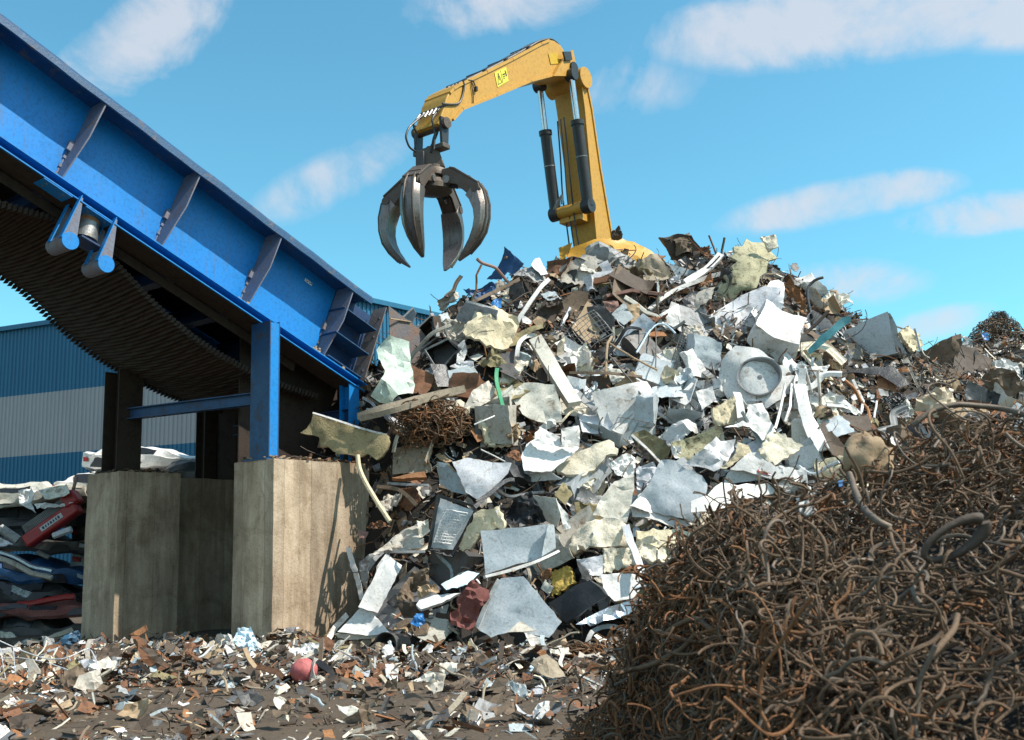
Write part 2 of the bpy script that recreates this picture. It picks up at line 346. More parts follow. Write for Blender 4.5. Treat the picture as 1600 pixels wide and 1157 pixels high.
mb = MB(); mb.tube([p0, p0+(p1-p0)*.45, p1], [.135, .165, .19], 28); o = mb.build('spring_canister', 'steel', conv)
mb = MB(); mb.tube([p0+(p1-p0)*.15, p0+(p1-p0)*.3], [.15, .159], 28).build('rust_band', 'rustorange', o)
mb = MB(); mb.tube([p1+(p1-p0)*.0, p1+(p1-p0)*.12], [.1, .1], 16).build('spring_rod', 'darkgrey', o)
q0 = onp(118, 372, pcd, CN); q1 = onp(152, 392, pcd, CN)
mb = MB(); mb.frame((q0+q1)/2, [nrm(q1-q0), E2, CN], (np.linalg.norm(q1-q0), .03, .4)).build('canister_seat', 'shadow_blue', conv)
mb = MB()
for a, b in ((1.75, -1.935), (2.05, -1.935), (2.5, -1.935), (2.8, -1.935), (6.3, -1.935)):
    for c in (-.2, -.08): mb.disc(cv(a, b-.012, c), E2, .022, .03, 8)
mb.build('bolt', 'steel', conv)
for a in (1.9, 2.65):
    mb = MB(); mb.frame(cv(a, -1.948, -.14), FR, (.5, .014, .33)).build('bolting_plate', 'conveyor_blue', conv)
# end of the chute: bars, rusty gusset and wing plate
ce = LEN1
for b in (-.55, -1.12, -1.66):
    mb = MB(); mb.frame(cv(8.25, b, -.29), FR, (.95, .02, .48)).build('gusset_bar', 'lip_rusty', conv)
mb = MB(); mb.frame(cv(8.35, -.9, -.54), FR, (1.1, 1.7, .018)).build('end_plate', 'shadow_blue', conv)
pe = cv(8.78, 0, 0); 
mb = MB(); mb.prism([cv(8.74, .02, -.40), cv(8.74, .02, .0), cv(8.74, -1.72, .02), cv(8.74, -1.72, -.40)], E1*.02)
g = mb.build('end_flange', 'worn_brown', conv)
mb = MB()
for b in (-.25, -.7, -1.1, -1.5): mb.disc(cv(8.735, b, -.11), E1, .03, .05, 8)
mb.build('flange_bolt', 'darkgrey', g)
w0 = cv(8.77, .06, .03)
mb = MB(); mb.prism([w0, w0+[.62, .5, -.42], w0+[1.0, .9, -.95], w0+[1.0, .9, -2.3], w0+[.05, .02, -2.0]], [-.012, .015, 0])
mb.build('wing_plate', 'worn_brown', conv)
# maker's plate on the side plate
pm = cv(0, 0, -.537); q = onp(482, 441, pm, CN)
mb = MB(); mb.frame(q, FR, (.19, .065, .004)); t = mb.build('type_plate', 'white_paint', conv)
mb = MB()
for i, w in enumerate((.02, .035, .015, .03, .045)): mb.frame(q+E1*(-.07+i*.035)+CN*.004+E2*(.008*(-1)**i), FR, (w*.6, .03, .003))
mb.build('type_plate_print', 'black_paint', t)
# posts: H sections
def hpost(x, y, z0, z1, w, mat, name='post', sw=False):
    mb = MB(); e = [DH, CN, np.array([0, 0, 1.])]; c = np.array([x, y, (z0+z1)/2]); h = z1-z0
    A_, B_ = (DH, CN) if sw else (CN, DH); e = [B_, A_, np.array([0, 0, 1.])]; mb.frame(c+A_*w/2, e, (w, .025, h)); mb.frame(c-A_*w/2, e, (w, .025, h)); mb.frame(c, e, (.02, w-.027, h))
    mb.frame([x, y, z0+.012], e, (w*1.25, w*1.25, .024))
    return mb.build(name, mat, conv)
BT = 3.27
p1x, p1y = -4.47, 18.27
EZ = np.array([0, 0, 1.]); pc1 = np.array([p1x, p1y, 0]); hh = 5.78-BT
mb = MB()
for s_ in (-1, 1): mb.frame(pc1+DH*.10*s_+EZ*(BT+hh/2), [DH, CN, EZ], (.022, .54, hh))
mb.frame(pc1+EZ*(BT+hh/2), [DH, CN, EZ], (.176, .02, hh)); mb.frame(pc1+EZ*(BT+.014), [DH, CN, EZ], (.42, .66, .028))
mb.build('post', 'post_shade_blue', conv)
MB().frame(pc1+CN*.262+EZ*(BT+hh/2), [DH, CN, EZ], (.176, .012, hh-.06)).build('post_side_plate', 'conveyor_blue', conv)  # lit side in plain blue, shaded flanges in the darker one
P2 = U(190, 700, 20.2); hpost(P2[0], P2[1], BT, 5.3, .52, 'shaded_rust')
hpost(-3.25, 20.15, 2.2, 4.9, .26, 'conveyor_blue')
hpost(*(U(322, 690, 22.0)[:2]), BT-.4, 5.0, .3, 'shaded_rust')
def hbeam(a, b, h, w, mat, name='tie_beam'):
    a = np.array(a, float); b = np.array(b, float); e1 = nrm(b-a); e3 = np.array([0, 0, 1.]); e2 = np.cross(e3, e1); c = (a+b)/2; l = np.linalg.norm(b-a)
    mb = MB(); mb.frame(c+e3*h/2, [e1, e2, e3], (l, w, .02)); mb.frame(c-e3*h/2, [e1, e2, e3], (l, w, .02)); mb.frame(c, [e1, e2, e3], (l, .016, h-.022))
    return mb.build(name, mat, conv)
hbeam([p1x-.24, p1y+.19, 4.42], [P2[0]+.2, P2[1]-.16, 4.42], .2, .18, 'post_shade_blue')
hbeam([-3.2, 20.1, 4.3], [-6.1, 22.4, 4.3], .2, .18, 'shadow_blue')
# added dark ribbed wall standing in for the shade behind the front post
mb = MB(); a = U(318, 700, 22.6); b = U(600, 700, 21.6)
mb.prism([[a[0], a[1], 2.4], [b[0], b[1], 2.4], [b[0], b[1], 5.0], [a[0], a[1], 5.7]], [.0, .04, 0]).build('shade_backdrop', 'shaded_rust', conv)
mb = MB()
for k in range(7):
    q = a+(b-a)*(k+.4)/7; mb.box([q[0], q[1]-.04, 3.9], (.08, .07, 2.6))
mb.build('shade_backdrop_rib', 'shaded_rust', conv)
mb = MB(); q0 = np.array([-7.64, 14.4, 0])+DH*5.25-CN*1.05; q1 = q0+DH*3.6
mb.prism([q0+[0, 0, 3.0], q1+[0, 0, 2.6], q1+[0, 0, 5.0], q0+[0, 0, 6.3]], CN*.03).build('sun_stop_plate', 'shaded_rust', conv)  # plate added to keep the sun off the shaded rear block
# concrete blocks
def block(K, lw, ln, z1, label, base=-.2):
    K = np.array([K[0], K[1], 0]); mb = MB(); nx, ny, nz = 14, 10, 16
    # subdivided faces with rough edges
    c = [K, K+DH*ln, K+DH*ln-CN*lw, K-CN*lw]
    for i in range(4):
        a, b = c[i], c[(i+1) % 4]; g = []
        for k in range(nz+1):
            for j in range(nx+1):
                p = a+(b-a)*j/nx+np.array([0, 0, base+(z1-base)*k/nz])
                ed = j in (0, nx) or k == nz
                d = noise.noise_vector(Vector(p*2.3))*.012+noise.noise_vector(Vector(p*9))*(.012 if ed else .004)
                g.append(p+np.array(d))
        mb.add(g, [(k*(nx+1)+j, k*(nx+1)+j+1, (k+1)*(nx+1)+j+1, (k+1)*(nx+1)+j) for k in range(nz) for j in range(nx)])
    mb.add([p+np.array([0, 0, z1-.01]) for p in c], [(0, 1, 2, 3)])
    # chamfer-like thin joint lines
    o = mb.build('concrete_block', 'concrete', None, 40, loc=(K+np.array([0, 0, 0])))
    return tag(o, label, 'concrete block', 'concrete blocks under the conveyor')
K1 = U(428, 717, 17.8)
block(K1, 1.12, 2.25, BT, 'sunlit concrete block carrying the blue front post of the conveyor')
K2 = U(186, 743, 19.65); block(K2, 1.15, 1.35, BT, 'shaded stained concrete block under the brown rusty post')
K3 = U(268, 752, 21.1); block(K3, .9, 2.9, BT-.05, 'dark recessed concrete block between the two nearer blocks')
for K, lw, ln, name in ((K1, 1.12, 2.25, 0), (K2, 1.15, 1.35, 1)):   # debris lying on block tops
    mb = MB()
    for _ in range(260):
        p = np.array([K[0], K[1], BT])+DH*rnd.uniform(.03, ln)-CN*rnd.uniform(.02, lw); s = rnd.uniform(.015, .07)
        q = [nrm([rnd.gauss(0, 1), rnd.gauss(0, 1), rnd.gauss(0, .3)]), None, None]; q[1] = nrm(np.cross(q[0], [0, 0, 1])); q[2] = np.cross(q[0], q[1])
        mb.frame(p+[0, 0, s*.2+rnd.random()*.05], q, (s*rnd.uniform(1, 3), s, s*.35), rnd.randrange(3))
    o = mb.build('rubble', ['tan', 'darkbrown', 'rust']); tag(o, 'thin rust and dirt rubble on top of the '+('sunlit' if name == 0 else 'shaded')+' concrete block', kind='stuff')
# ================================================================ warehouse behind
def corrug(name, cols):
    m, nt, b = newmat(name); vec, oi = coords(nt)
    sx = N(nt, 'ShaderNodeSeparateXYZ'); L(nt, vec, sx.inputs[0])
    n1 = noi(nt, vec, .5, 4, .6); c = mixc(nt, n1.outputs['Fac'], cols[0], cols[1])
    mp = N(nt, 'ShaderNodeMapping'); mp.inputs['Scale'].default_value = (5, 5, .15); L(nt, vec, mp.inputs['Vector'])
    n2 = noi(nt, mp.outputs[0], 1.2, 5, .6); r = ramp(nt, [(.3, (.78, .78, .8)), (.6, (1, 1, 1))]); L(nt, n2.outputs['Fac'], r.inputs[0])
    c = mixc(nt, .6, c, r.outputs[0], 'MULTIPLY'); L(nt, c, b.inputs['Base Color']); b.inputs['Roughness'].default_value = .5
corrug('wall_teal', [(.012, .13, .24), (.014, .145, .27)]); corrug('wall_grey', [(.36, .355, .36), (.41, .405, .41)])
WA = U(-420, 600, 47); WB = U(473, 600, 34.6); WC = U(760, 600, 42)
hz = [0, 5.35, 7.75, 10.75]
def zat(u, v, Y): return U(u, v, Y)[2]
Y0 = WA[1]+(WB[1]-WA[1])*.47
z0 = []
# read the heights of the colour bands off the near corner direction
def wall_Y(u):   # y on wall A for pixel column u
    d = ray(u, 600); n = np.array([WB[1]-WA[1], -(WB[0]-WA[0]), 0]); t = np.dot(np.array([WA[0], WA[1], 0])-np.array([0, 0, 0]), n)/np.dot(d, n); return d[1]*t
zt = [0, U(140, 705, wall_Y(140))[2], U(170, 603, wall_Y(170))[2], U(20, 513, wall_Y(20))[2]]
wh = thing('warehouse', 'teal corrugated metal warehouse with a wide grey band behind the conveyor', 'warehouse', (WB[0], WB[1], 0))
def cwall(a, b, z1, z2, mat, name):
    a = np.array([a[0], a[1]]); b = np.array([b[0], b[1]]); l = np.linalg.norm(b-a); d = (b-a)/l; n = np.array([d[1], -d[0]])
    if n[1] > 0: n = -n
    pitch = .2; k = int(l/pitch); xs = []; 
    for i in range(k):
        for f, o in ((0, 0), (.55, 0), (.68, .045), (.87, .045)): xs.append(((i+f)*pitch, o))
    pts = [(a[0]+d[0]*x+n[0]*o, a[1]+d[1]*x+n[1]*o) for x, o in xs]; m = len(pts)
    vs = [(p[0], p[1], z1) for p in pts]+[(p[0], p[1], z2) for p in pts]
    MB().add(vs, [(i, i+1, m+i+1, m+i) for i in range(m-1)]).build(name, mat, wh, smooth=0)
for a, b in ((WA, WB), (WB, WC)):
    for i, mt in ((0, 'wall_teal'), (1, 'wall_grey'), (2, 'wall_teal')): cwall(a, b, zt[i], zt[i+1], mt, 'wall')
    a2 = np.array([a[0], a[1], zt[3]]); b2 = np.array([b[0], b[1], zt[3]]); d = nrm(b2-a2); n = np.array([d[1], -d[0], 0]); n = n if n[1] < 0 else -n
    MB().frame((a2+b2)/2+n*.09, [d, n, np.array([0, 0, 1.])], (np.linalg.norm(b2-a2)+.2, .2, .18)).build('gutter', 'wall_teal', wh)
back = WA+(WC-WB)
MB().add([[WA[0], WA[1], zt[3]], [WB[0], WB[1], zt[3]], [WC[0], WC[1], zt[3]], [back[0], back[1], zt[3]+1.2]], [(0, 1, 2, 3)]).build('roof', 'wall_teal', wh)
# ================================================================ excavator
AN = nrm([.79, -.61, 0]); PE = U(885, 110, 26.5)
def ap_(u, v): return onp(u, v, PE, AN)
ex = thing('material_handler', 'yellow material handler whose long arm reaches over the heap', 'material handler', (4.2, 30.2, 0))
W = .78
top_e = [(856, 62), (866, 64), (876, 71), (885, 85), (892, 98), (896, 112)]
out = [(684, 193), (688, 184), (695, 165), (697, 155), (701, 146), (707, 138), (716, 133), (760, 112), (800, 92), (845, 67)]+top_e+[(892, 120), (875, 121), (868, 118), (843, 124), (829, 127), (775, 150), (722, 170), (710, 184), (702, 197), (692, 200)]
P = [ap_(u, v) for u, v in out]
mb = MB(); mb.prism(P, -AN*W); st = mb.build('stick', 'machine_yellow', ex, smooth=25, bevel=.02)
# flange strips proud of the side along top and bottom edges (box-section plates)
def strip(pts, w, proud, mat, parent, name, dep=W):
    mb = MB(); q = [ap_(u, v) for u, v in pts]
    for a, b in zip(q[:-1], q[1:]):
        d = nrm(b-a); n = np.cross(d, AN); mb.frame((a+b)/2+AN*(proud-dep)/2, [d, n, AN], (np.linalg.norm(b-a)+w*.5, w, dep+proud))
    return mb.build(name, mat, parent)
strip([(703, 145), (708, 139), (716, 134), (760, 113), (800, 93), (845, 69), (857, 64)], .07, .035, 'machine_yellow', st, 'top_plate')
strip([(708, 187), (722, 171), (775, 150), (829, 127), (868, 117)], .06, .035, 'machine_yellow', st, 'bottom_plate')
# pivot cheek at the elbow, with dark pin box
mb = MB(); mb.prism([ap_(*p)+AN*.02 for p in [(868, 106), (884, 84), (890, 80), (896, 110), (893, 122), (875, 121), (860, 121)]], AN*.10).build('pivot_cheek', 'machine_yellow', st)
mb = MB(); mb.prism([ap_(*p)+AN*.13 for p in [(872, 84), (884, 84), (886, 97), (876, 98)]], AN*.05).build('pin_box', 'black_paint', st)
mb = MB(); mb.prism([ap_(*p)+AN*.014 for p in [(856, 84), (871, 83), (872, 100), (860, 101)]], AN*.004).build('ochre_patch', 'ochre', st)
# warning sign with triangle and mark
sg_ = [(772, 114), (790, 105), (794, 127), (777, 137)]
mb = MB(); mb.prism([ap_(*p)+AN*.006 for p in sg_], AN*.008); sgn = mb.build('warning_sign', 'sign_yellow', st)
def inq(x, y):
    q = [np.array(p, float) for p in sg_]; return tuple((q[0]*(1-x)+q[1]*x)*(1-y)+(q[3]*(1-x)+q[2]*x)*y)
mb = MB()
def line(pts, w=.014):
    q = [ap_(*inq(*p))+AN*.018 for p in pts]
    for a, b in zip(q[:-1], q[1:]):
        d = nrm(b-a); mb.frame((a+b)/2, [d, np.cross(d, AN), AN], (np.linalg.norm(b-a), w, .004))
line([(.08, .85), (.26, .12), (.42, .85), (.08, .85)]); line([(.5, .05), (.5, .95)], .01)
line([(.6, .4), (.8, .4)], .03); line([(.6, .55), (.8, .55)], .02); line([(.6, .68), (.75, .68)], .015); line([(.86, .2), (.9, .62)], .04); line([(.26, .35), (.26, .62)], .02)
mb.build('warning_mark', 'black_paint', sgn)
# hoses on top
def hose(pts, r, dep, name='hose', mat='black_paint', parent=None):
    q = np.array([ap_(u, v)-AN*d for (u, v), d in zip(pts, dep if hasattr(dep, '__len__') else [dep]*len(pts))])
    t = np.linspace(0, len(q)-1, len(q)*6); Q = np.stack([np.interp(t, range(len(q)), q[:, i]) for i in range(3)], 1)
    for _ in range(5): Q[1:-1] = (Q[:-2]+2*Q[1:-1]+Q[2:])/4
    MB().tube(Q, r, 8).build(name, mat, parent or ex)
for k, dd in enumerate((.12, .22, .34, .46)):
    hose([(722, 129), (745, 118), (775, 103), (805, 87), (830, 73), (848, 62), (866, 58), (878, 67), (888, 84), (897, 108)], .03, dd, 'hose')
for u, v in ((729, 125), (760, 109), (793, 92), (828, 73)):
    a = ap_(u, v)-AN*.05; MB().frame(a-AN*.27+[0, 0, -.02], [nrm(ap_(u+9, v-5)-ap_(u, v)), AN, [0, 0, 1]], (.09, .62, .10)).build('hose_clamp', 'black_paint', st)
hose([(722, 127), (724, 135), (722, 148), (718, 160), (712, 164), (700, 164), (690, 163)], .025, -.03)
hose([(730, 126), (738, 127), (741, 135)], .018, -.03); MB().frame(ap_(742, 140)+AN*.04, [AN, nrm(np.cross(AN, [0, 0, 1])), [0, 0, 1]], (.06, .06, .12)).build('connector', 'black_paint', st)
hose([(735, 130), (738, 150), (738, 162)], .014, -.03)
# couplings under the hood and hoses over the yoke
hood = MB(); hood.prism([ap_(*p)+AN*.02 for p in [(694, 167), (695, 163), (699, 162), (699, 166)]], -AN*(W+.04)).build('hood_lip', 'black_paint', st)
for k in range(5):
    a = ap_(692, 168)-AN*(W-.1-k*.13)+nrm([-.61, -.79, 0])*.05
    MB().tube([a+AN*.0, a+[-.08, -.1, -.18]], .028, 8).build('hose_fitting', 'steel', st)
for k, pts in enumerate([[(692, 168), (680, 184), (686, 205), (684, 232)], [(693, 168), (702, 182), (690, 210), (686, 234)], [(694, 168), (708, 182), (700, 210), (684, 236)],
                         [(690, 168), (680, 176), (664, 190), (659, 205), (665, 222), (680, 232)], [(690, 170), (676, 182), (684, 200), (680, 222)]]):
    hose(pts, .024, .12+.13*k)
# boom
bl = [(905, 128), (911, 172), (919, 262), (930, 385), (985, 640)]; br_ = [(1010, 640), (956, 385), (935, 262), (922, 172), (913, 128), (906, 108)]
P = [ap_(*p)+AN*.05 for p in bl+br_]; ws = [.95, .93, .84, .74, .7, .7, .74, .84, .93, .95, .8]
mb = MB(); mb.prism(P, [-AN*w for w in ws]); bo = mb.build('boom', 'machine_yellow', ex, smooth=25, bevel=.02)
mb = MB()
for a, b in zip(bl[:-1], bl[1:]):
    a, b = ap_(*a)+AN*.07, ap_(*b)+AN*.07; d = nrm(b-a); n = np.cross(d, AN); mb.frame((a+b)/2, [d, n, AN], (np.linalg.norm(b-a), .06, .03))
for a, b in zip(br_[:-2], br_[1:-1]):
    a, b = ap_(*a)+AN*.07, ap_(*b)+AN*.07; d = nrm(b-a); n = np.cross(d, AN); mb.frame((a+b)/2, [d, n, AN], (np.linalg.norm(b-a), .06, .03))
mb.build('boom_seam', 'machine_yellow', bo)
mb = MB(); c = ap_(908, 124)-AN*.45; mb.disc(c, AN, .3, 1.25, 24).build('elbow_knuckle', 'machine_yellow', bo)
mb = MB(); mb.disc(ap_(890, 109)-AN*.42, AN, .17, 1.2, 20).build('elbow_pin', 'black_paint', bo)
# cylinders: (rod end, barrel start, barrel end), each beside the boom
cross = ap_(923, 328)
def cyl(dep, sh):
    top = ap_(876+sh, 120)-AN*dep; low = ap_(922, 329)-AN*dep+nrm([-.61, -.79, 0])*.35
    mid = top+(low-top)*.36
    MBb = MB(); MBb.tube([mid, low], .155, 20); o = MBb.build('cylinder_barrel', 'black_paint', ex)
    MB().tube([mid+(low-top)*-.01, mid+(low-top)*.025], .185, 20).build('gland', 'black_paint', o)
    MB().tube([top, mid], .085, 16).build('cylinder_rod', 'chrome', o)
    MB().disc(top, AN, .17, .26, 20).build('rod_eye', 'black_paint', o)
    MB().disc(low, AN, .2, .26, 20).build('barrel_eye', 'black_paint', o)
    k = mid+(low-mid)*.42
    MB().tube([k-(low-mid)*.005, k+(low-mid)*.005], .162, 20).build('band', 'steel', o)
cyl(-.16, 9); cyl(.92, 9)
cb = ap_(922, 329)+nrm([-.61, -.79, 0])*.35
MB().tube([cb+AN*.05, cb-AN*.95], .16, 20).build('cross_tube', 'machine_yellow', bo)
MB().frame(cb-AN*.45+[.12, .16, -.05], [AN, nrm([-.61, -.79, 0]), [0, 0, 1]], (.7, .4, .5)).build('cylinder_bracket', 'machine_yellow', bo)
for k in range(3): hose([(893+4*k, 180), (900+3*k, 240), (905+2*k, 300), (912+3*k, 360), (925, 420)], .022, .25+.2*k)
for k in range(6):
    a = ap_(905+k, 318+k)-AN*(.3+.09*k)+nrm([-.61, -.79, 0])*.3; MB().tube([a, a+[.03*k-.06, -.1, .22]], .022, 6).build('boom_fitting', 'steel', bo)
# hidden carrier behind the heap, standing on the ground
hx, hy = 4.3, 31.0
def bx(c, s, mat, name, bev=.05, par=None): return MB().box(c, s).build(name, mat, par or ex, bevel=bev)
bx((hx+.5, hy+.6, 2.6), (3.0, 4.6, 1.5), 'machine_yellow', 'house', .15)
cabn = bx((hx-1.7, hy-.6, 3.2), (1.2, 1.9, 2.2), 'machine_yellow', 'cab', .12)
for sx_ in (-1, 1): bx((hx-1.7+sx_*.605, hy-.6, 3.4), (.02, 1.4, 1.3), 'glass_dark', 'cab_window', 0, cabn)
bx((hx-1.7, hy-1.56, 3.4), (.95, .02, 1.3), 'glass_dark', 'cab_window', 0, cabn)
for sx_ in (-1, 1):
    mb = MB(); prof = [(math.cos(a)*.5*(1)+(2.1 if math.cos(a) > 0 else -2.1), math.sin(a)*.5) for a in np.linspace(0, 2*math.pi, 24, endpoint=False)]
    mb.prism([[hx+sx_*1.5-.3, hy+.3+p, .52+q] for p, q in prof], [.6, 0, 0]).build('track', 'rubber', ex)
MB().disc((hx, hy+.3, 1.45), (0, 0, 1), 1.1, .8, 28).build('slew_ring', 'black_paint', ex)
bm = ap_(990, 640)
MB().frame([(bm[0]+hx+.2)/2, (bm[1]+hy-1)/2, 3.2], [nrm([hx-bm[0]+.2, hy-bm[1], 0]), nrm([-(hy-bm[1]), hx-bm[0]+.2, 0]), [0, 0, 1]], (2.6, .8, .9)).build('boom_foot', 'machine_yellow', ex, bevel=.05)
# ================================================================ grapple
tip = ap_(693, 194)-AN*W*.5
G = np.array([tip[0], tip[1], tip[2]]); S = G[1]/1600.
gp = thing('orange_peel_grapple', 'worn dark steel grapple with four curved claws hanging open from the yellow arm', 'grapple', G)
gx = nrm([1, .12, 0])
MB().tube([G+AN*.52, G-AN*.52], .13, 20).build('yoke_pin', 'worn_steel', gp)
for s in (-.44, .44):
    a = G+AN*s; MB().prism([a+[0, 0, .14]+DH*0+nrm([-.61, -.79, 0])*.14, a+[0, 0, .14]-nrm([-.61, -.79, 0])*.14, a+[0, 0, -.55]-nrm([-.61, -.79, 0])*.10, a+[0, 0, -.55]+nrm([-.61, -.79, 0])*.10], AN*.07*(-1 if s > 0 else 1)).build('yoke_plate', 'black_paint', gp)
MB().frame(G+[0, 0, -.55], [AN, nrm([-.61, -.79, 0]), [0, 0, 1]], (.95, .26, .12)).build('yoke_bridge', 'worn_steel', gp, bevel=.02)
Gc = G+np.array([.03, 0, 0])
def lathe(prof, name, mat, par, n=28, c=None):
    c = Gc if c is None else c; secs = [[c+np.array([r*math.cos(2*math.pi*j/n), r*math.sin(2*math.pi*j/n), z]) for j in range(n)] for r, z in prof]
    return MB().loft(secs).build(name, mat, par)
MB().prism([Gc+[-.34, -.2, -1.02], Gc+[-.12, -.2, -.5], Gc+[.12, -.2, -.5], Gc+[.3, -.2, -1.02]], [0, .4, 0]).build('rotator_neck', 'worn_steel', gp, bevel=.03)
MB().box(Gc+[-.27, -.22, -.86], (.2, .18, .4)).build('valve_block', 'black_paint', gp, bevel=.02)
lathe([(.2, -.95), (.27, -.96), (.27, -1.04), (.34, -1.05), (.36, -1.08), (.36, -1.22), (.3, -1.24), (.27, -1.24), (.27, -1.30), (.36, -1.31), (.36, -1.36)], 'rotator', 'worn_steel', gp)
HZ = -1.38          # hub level
lathe([(.36, HZ+.06), (.40, HZ), (.44, HZ-.05), (.44, HZ-.17), (.3, HZ-.22), (.2, HZ-.24), (.12, HZ-.27)], 'hub', 'worn_steel', gp)
for k in range(4):
    az = R(-20+90*k-90*1); rr = np.array([math.cos(az), math.sin(az), 0]); tt = np.array([-rr[1], rr[0], 0])
    def pt(r, z, w): return Gc+rr*r+tt*w+np.array([0, 0, HZ+z])
    # upper arm: boxed bracket, open truss look
    cl = MB()
    for s in (-1, 1):
        cl.prism([pt(.30, .26, s*.19), pt(.52, .29, s*.19), pt(.62, .25, s*.19), pt(1.18, -.16, s*.19), pt(1.25, -.34, s*.19), pt(1.02, -.5, s*.19), pt(.66, -.14, s*.19), pt(.34, -.06, s*.19)], tt*(-s*.045))
    cl.prism([pt(.50, .30, -.21), pt(.63, .26, -.21), pt(1.20, -.16, -.21), pt(1.18, -.19, -.21), pt(.60, .22, -.21), pt(.50, .26, -.21)], tt*.42)
    cl.prism([pt(.34, -.05, -.15), pt(.66, -.13, -.15), pt(1.0, -.47, -.15), pt(.98, -.43, -.15), pt(.64, -.10, -.15), pt(.34, -.02, -.15)], tt*.30)
    for r_, z_ in ((.62, .06), (.88, -.1)): cl.frame(pt(r_, z_, 0), [nrm(rr*.5+np.array([0, 0, .8])), tt, np.cross(tt, nrm(rr*.5+np.array([0, 0, .8])))], (.32, .3, .04))
    claw = cl.build('claw', 'worn_steel', gp, bevel=.008)
    # curved tine
    ctl = [((.88, -.44), (1.14, -.12), .21), ((.98, -.56), (1.27, -.32), .24), ((1.08, -.8), (1.34, -.64), .26), ((1.10, -1.02), (1.33, -.97), .26), ((1.05, -1.24), (1.25, -1.28), .24), ((.94, -1.46), (1.09, -1.53), .20), ((.77, -1.68), (.87, -1.76), .13), ((.60, -1.88), (.63, -1.91), .04)]
    secs = []
    for (ri, zi), (ro, zo), w in ctl:
        rm, zm = (ri+ro)/2, (zi+zo)/2
        secs.append([pt(ri, zi, -w), pt(ri+(ro-ri)*.12, zi+(zo-zi)*.12, 0), pt(ri, zi, w), pt(rm+(ro-rm)*.35, zm+(zo-zm)*.35, w*.92), pt(ro, zo, w*.5), pt(ro, zo, -w*.5), pt(rm+(ro-rm)*.35, zm+(zo-zm)*.35, -w*.92)])
    MB().loft(secs).build('tine', 'polished_steel', claw, smooth=28, bevel=.006)
    mb = MB()       # raised spine ribs on the tine back
    for s in (-.42, .42):
        pts = [pt(ro+.012, zo, s*w) for (ri, zi), (ro, zo), w in ctl[:-1]]; mb.tube(pts, .028, 6)
    mb.build('tine_spine', 'worn_steel', claw)
    MB().disc(pt(1.12, -.3, 0), tt, .095, .46, 18).build('hinge_pin', 'worn_steel', claw)
    MB().disc(pt(.42, .0, 0), tt, .09, .46, 18).build('hub_pin', 'steel', claw)
    MB().tube([pt(.34, -.02, 0), pt(.62, -.12, 0)], .075, 12).build('ram_barrel', 'black_paint', claw)
    MB().tube([pt(.62, -.12, 0), pt(1.0, -.3, 0)], .04, 10).build('ram_rod', 'chrome', claw)
# ================================================================ ground and heap terrain
def gz(x, y):
    m = max(0., min(1., (y-12.3)/3.2)); m = m*m*(3-2*m); f = max(0., min(1., (26-y)/4))
    return .05*m*f*max(0, min(1, (12-abs(x))/4))+.10*noise.fractal(Vector((x*.35, y*.35, 3.)), 1., 2., 3)+.07*noise.noise(Vector((x*1.4, y*1.4, 0)))
CR = [(560, 560, 20.6), (600, 530, 21.4), (640, 505, 22), (700, 480, 22.4), (740, 468, 22.6), (800, 440, 23.2), (880, 418, 24.6), (960, 395, 25), (1020, 412, 25), (1100, 402, 25), (1180, 410, 25), (1240, 450, 25), (1320, 490, 25), (1400, 530, 25.4), (1440, 560, 25.8), (1490, 555, 26.5), (1540, 530, 27.5), (1640, 530, 28), (1800, 550, 28.5), (2050, 600, 29)]
CW = np.array([U(*c) for c in CR])
def H(x, y):
    zc = float(np.interp(x, CW[:, 0], CW[:, 2])); yc = float(np.interp(x, CW[:, 0], CW[:, 1]))
    yf = 17.1+.5*math.sin(x*.9)+(.5 if x < -1 else 0)+ (max(0, x-6))*.1
    t = (y-yf)/(yc-yf)
    if t <= 0: h = 0.
    elif t <= 1: h = zc*(t**.92)
    else: h = max(0, zc-(y-yc)*2.0-.0)
    xl = -2.75-(max(0, min(1, (y-19.3)/.8)))*1.5; e = (x-xl)/(.9 if y < 19.6 else 1.6)
    if e < 0: e = 0
    h *= min(1., e)**.55
    if x > 16: h *= max(0, 1-(x-16)/4)
    if h > 0:
        h += (.30*noise.fractal(Vector((x*.55, y*.55, 1.7)), 1., 2., 4))*min(1, h/1.5)
    return max(h, 0)+gz(x, y)
XS = np.linspace(-6, 21, 272); YS = np.linspace(15.5, 35, 196)
HG = np.array([[H(x, y) for x in XS] for y in YS])
def HH(x, y):
    fx = (x-XS[0])/(XS[1]-XS[0]); fy = (y-YS[0])/(YS[1]-YS[0])
    if fx < 0 or fy < 0 or fx >= len(XS)-1 or fy >= len(YS)-1: return gz(x, y)
    i, j = int(fx), int(fy); a, b = fx-i, fy-j
    return HG[j, i]*(1-a)*(1-b)+HG[j, i+1]*a*(1-b)+HG[j+1, i]*(1-a)*b+HG[j+1, i+1]*a*b
def hit(u, v):
    d = ray(u, v); d = d/d[1]; y = 8.; best = (9e9, 22.)
    while y < 34:
        p = CAM+d*y; h = HH(p[0], p[1])
        if p[2] <= h: return y
        if y > 19 and p[2]-h < best[0]: best = (p[2]-h, y)
        y += .06
    return best[1]
nx, ny = len(XS), len(YS)
vs = [(XS[i], YS[j], HG[j, i] if 0 < i < nx-1 and 0 < j < ny-1 else -.5) for j in range(ny) for i in range(nx)]
o = MB().add(vs, [(j*nx+i, j*nx+i+1, (j+1)*nx+i+1, (j+1)*nx+i) for j in range(ny-1) for i in range(nx-1)]).build('scrap_heap_core', 'heapcore_shade', None, 60)
tag(o, 'packed brown scrap forming the body of the big heap, darkened for gap shade', kind='stuff')
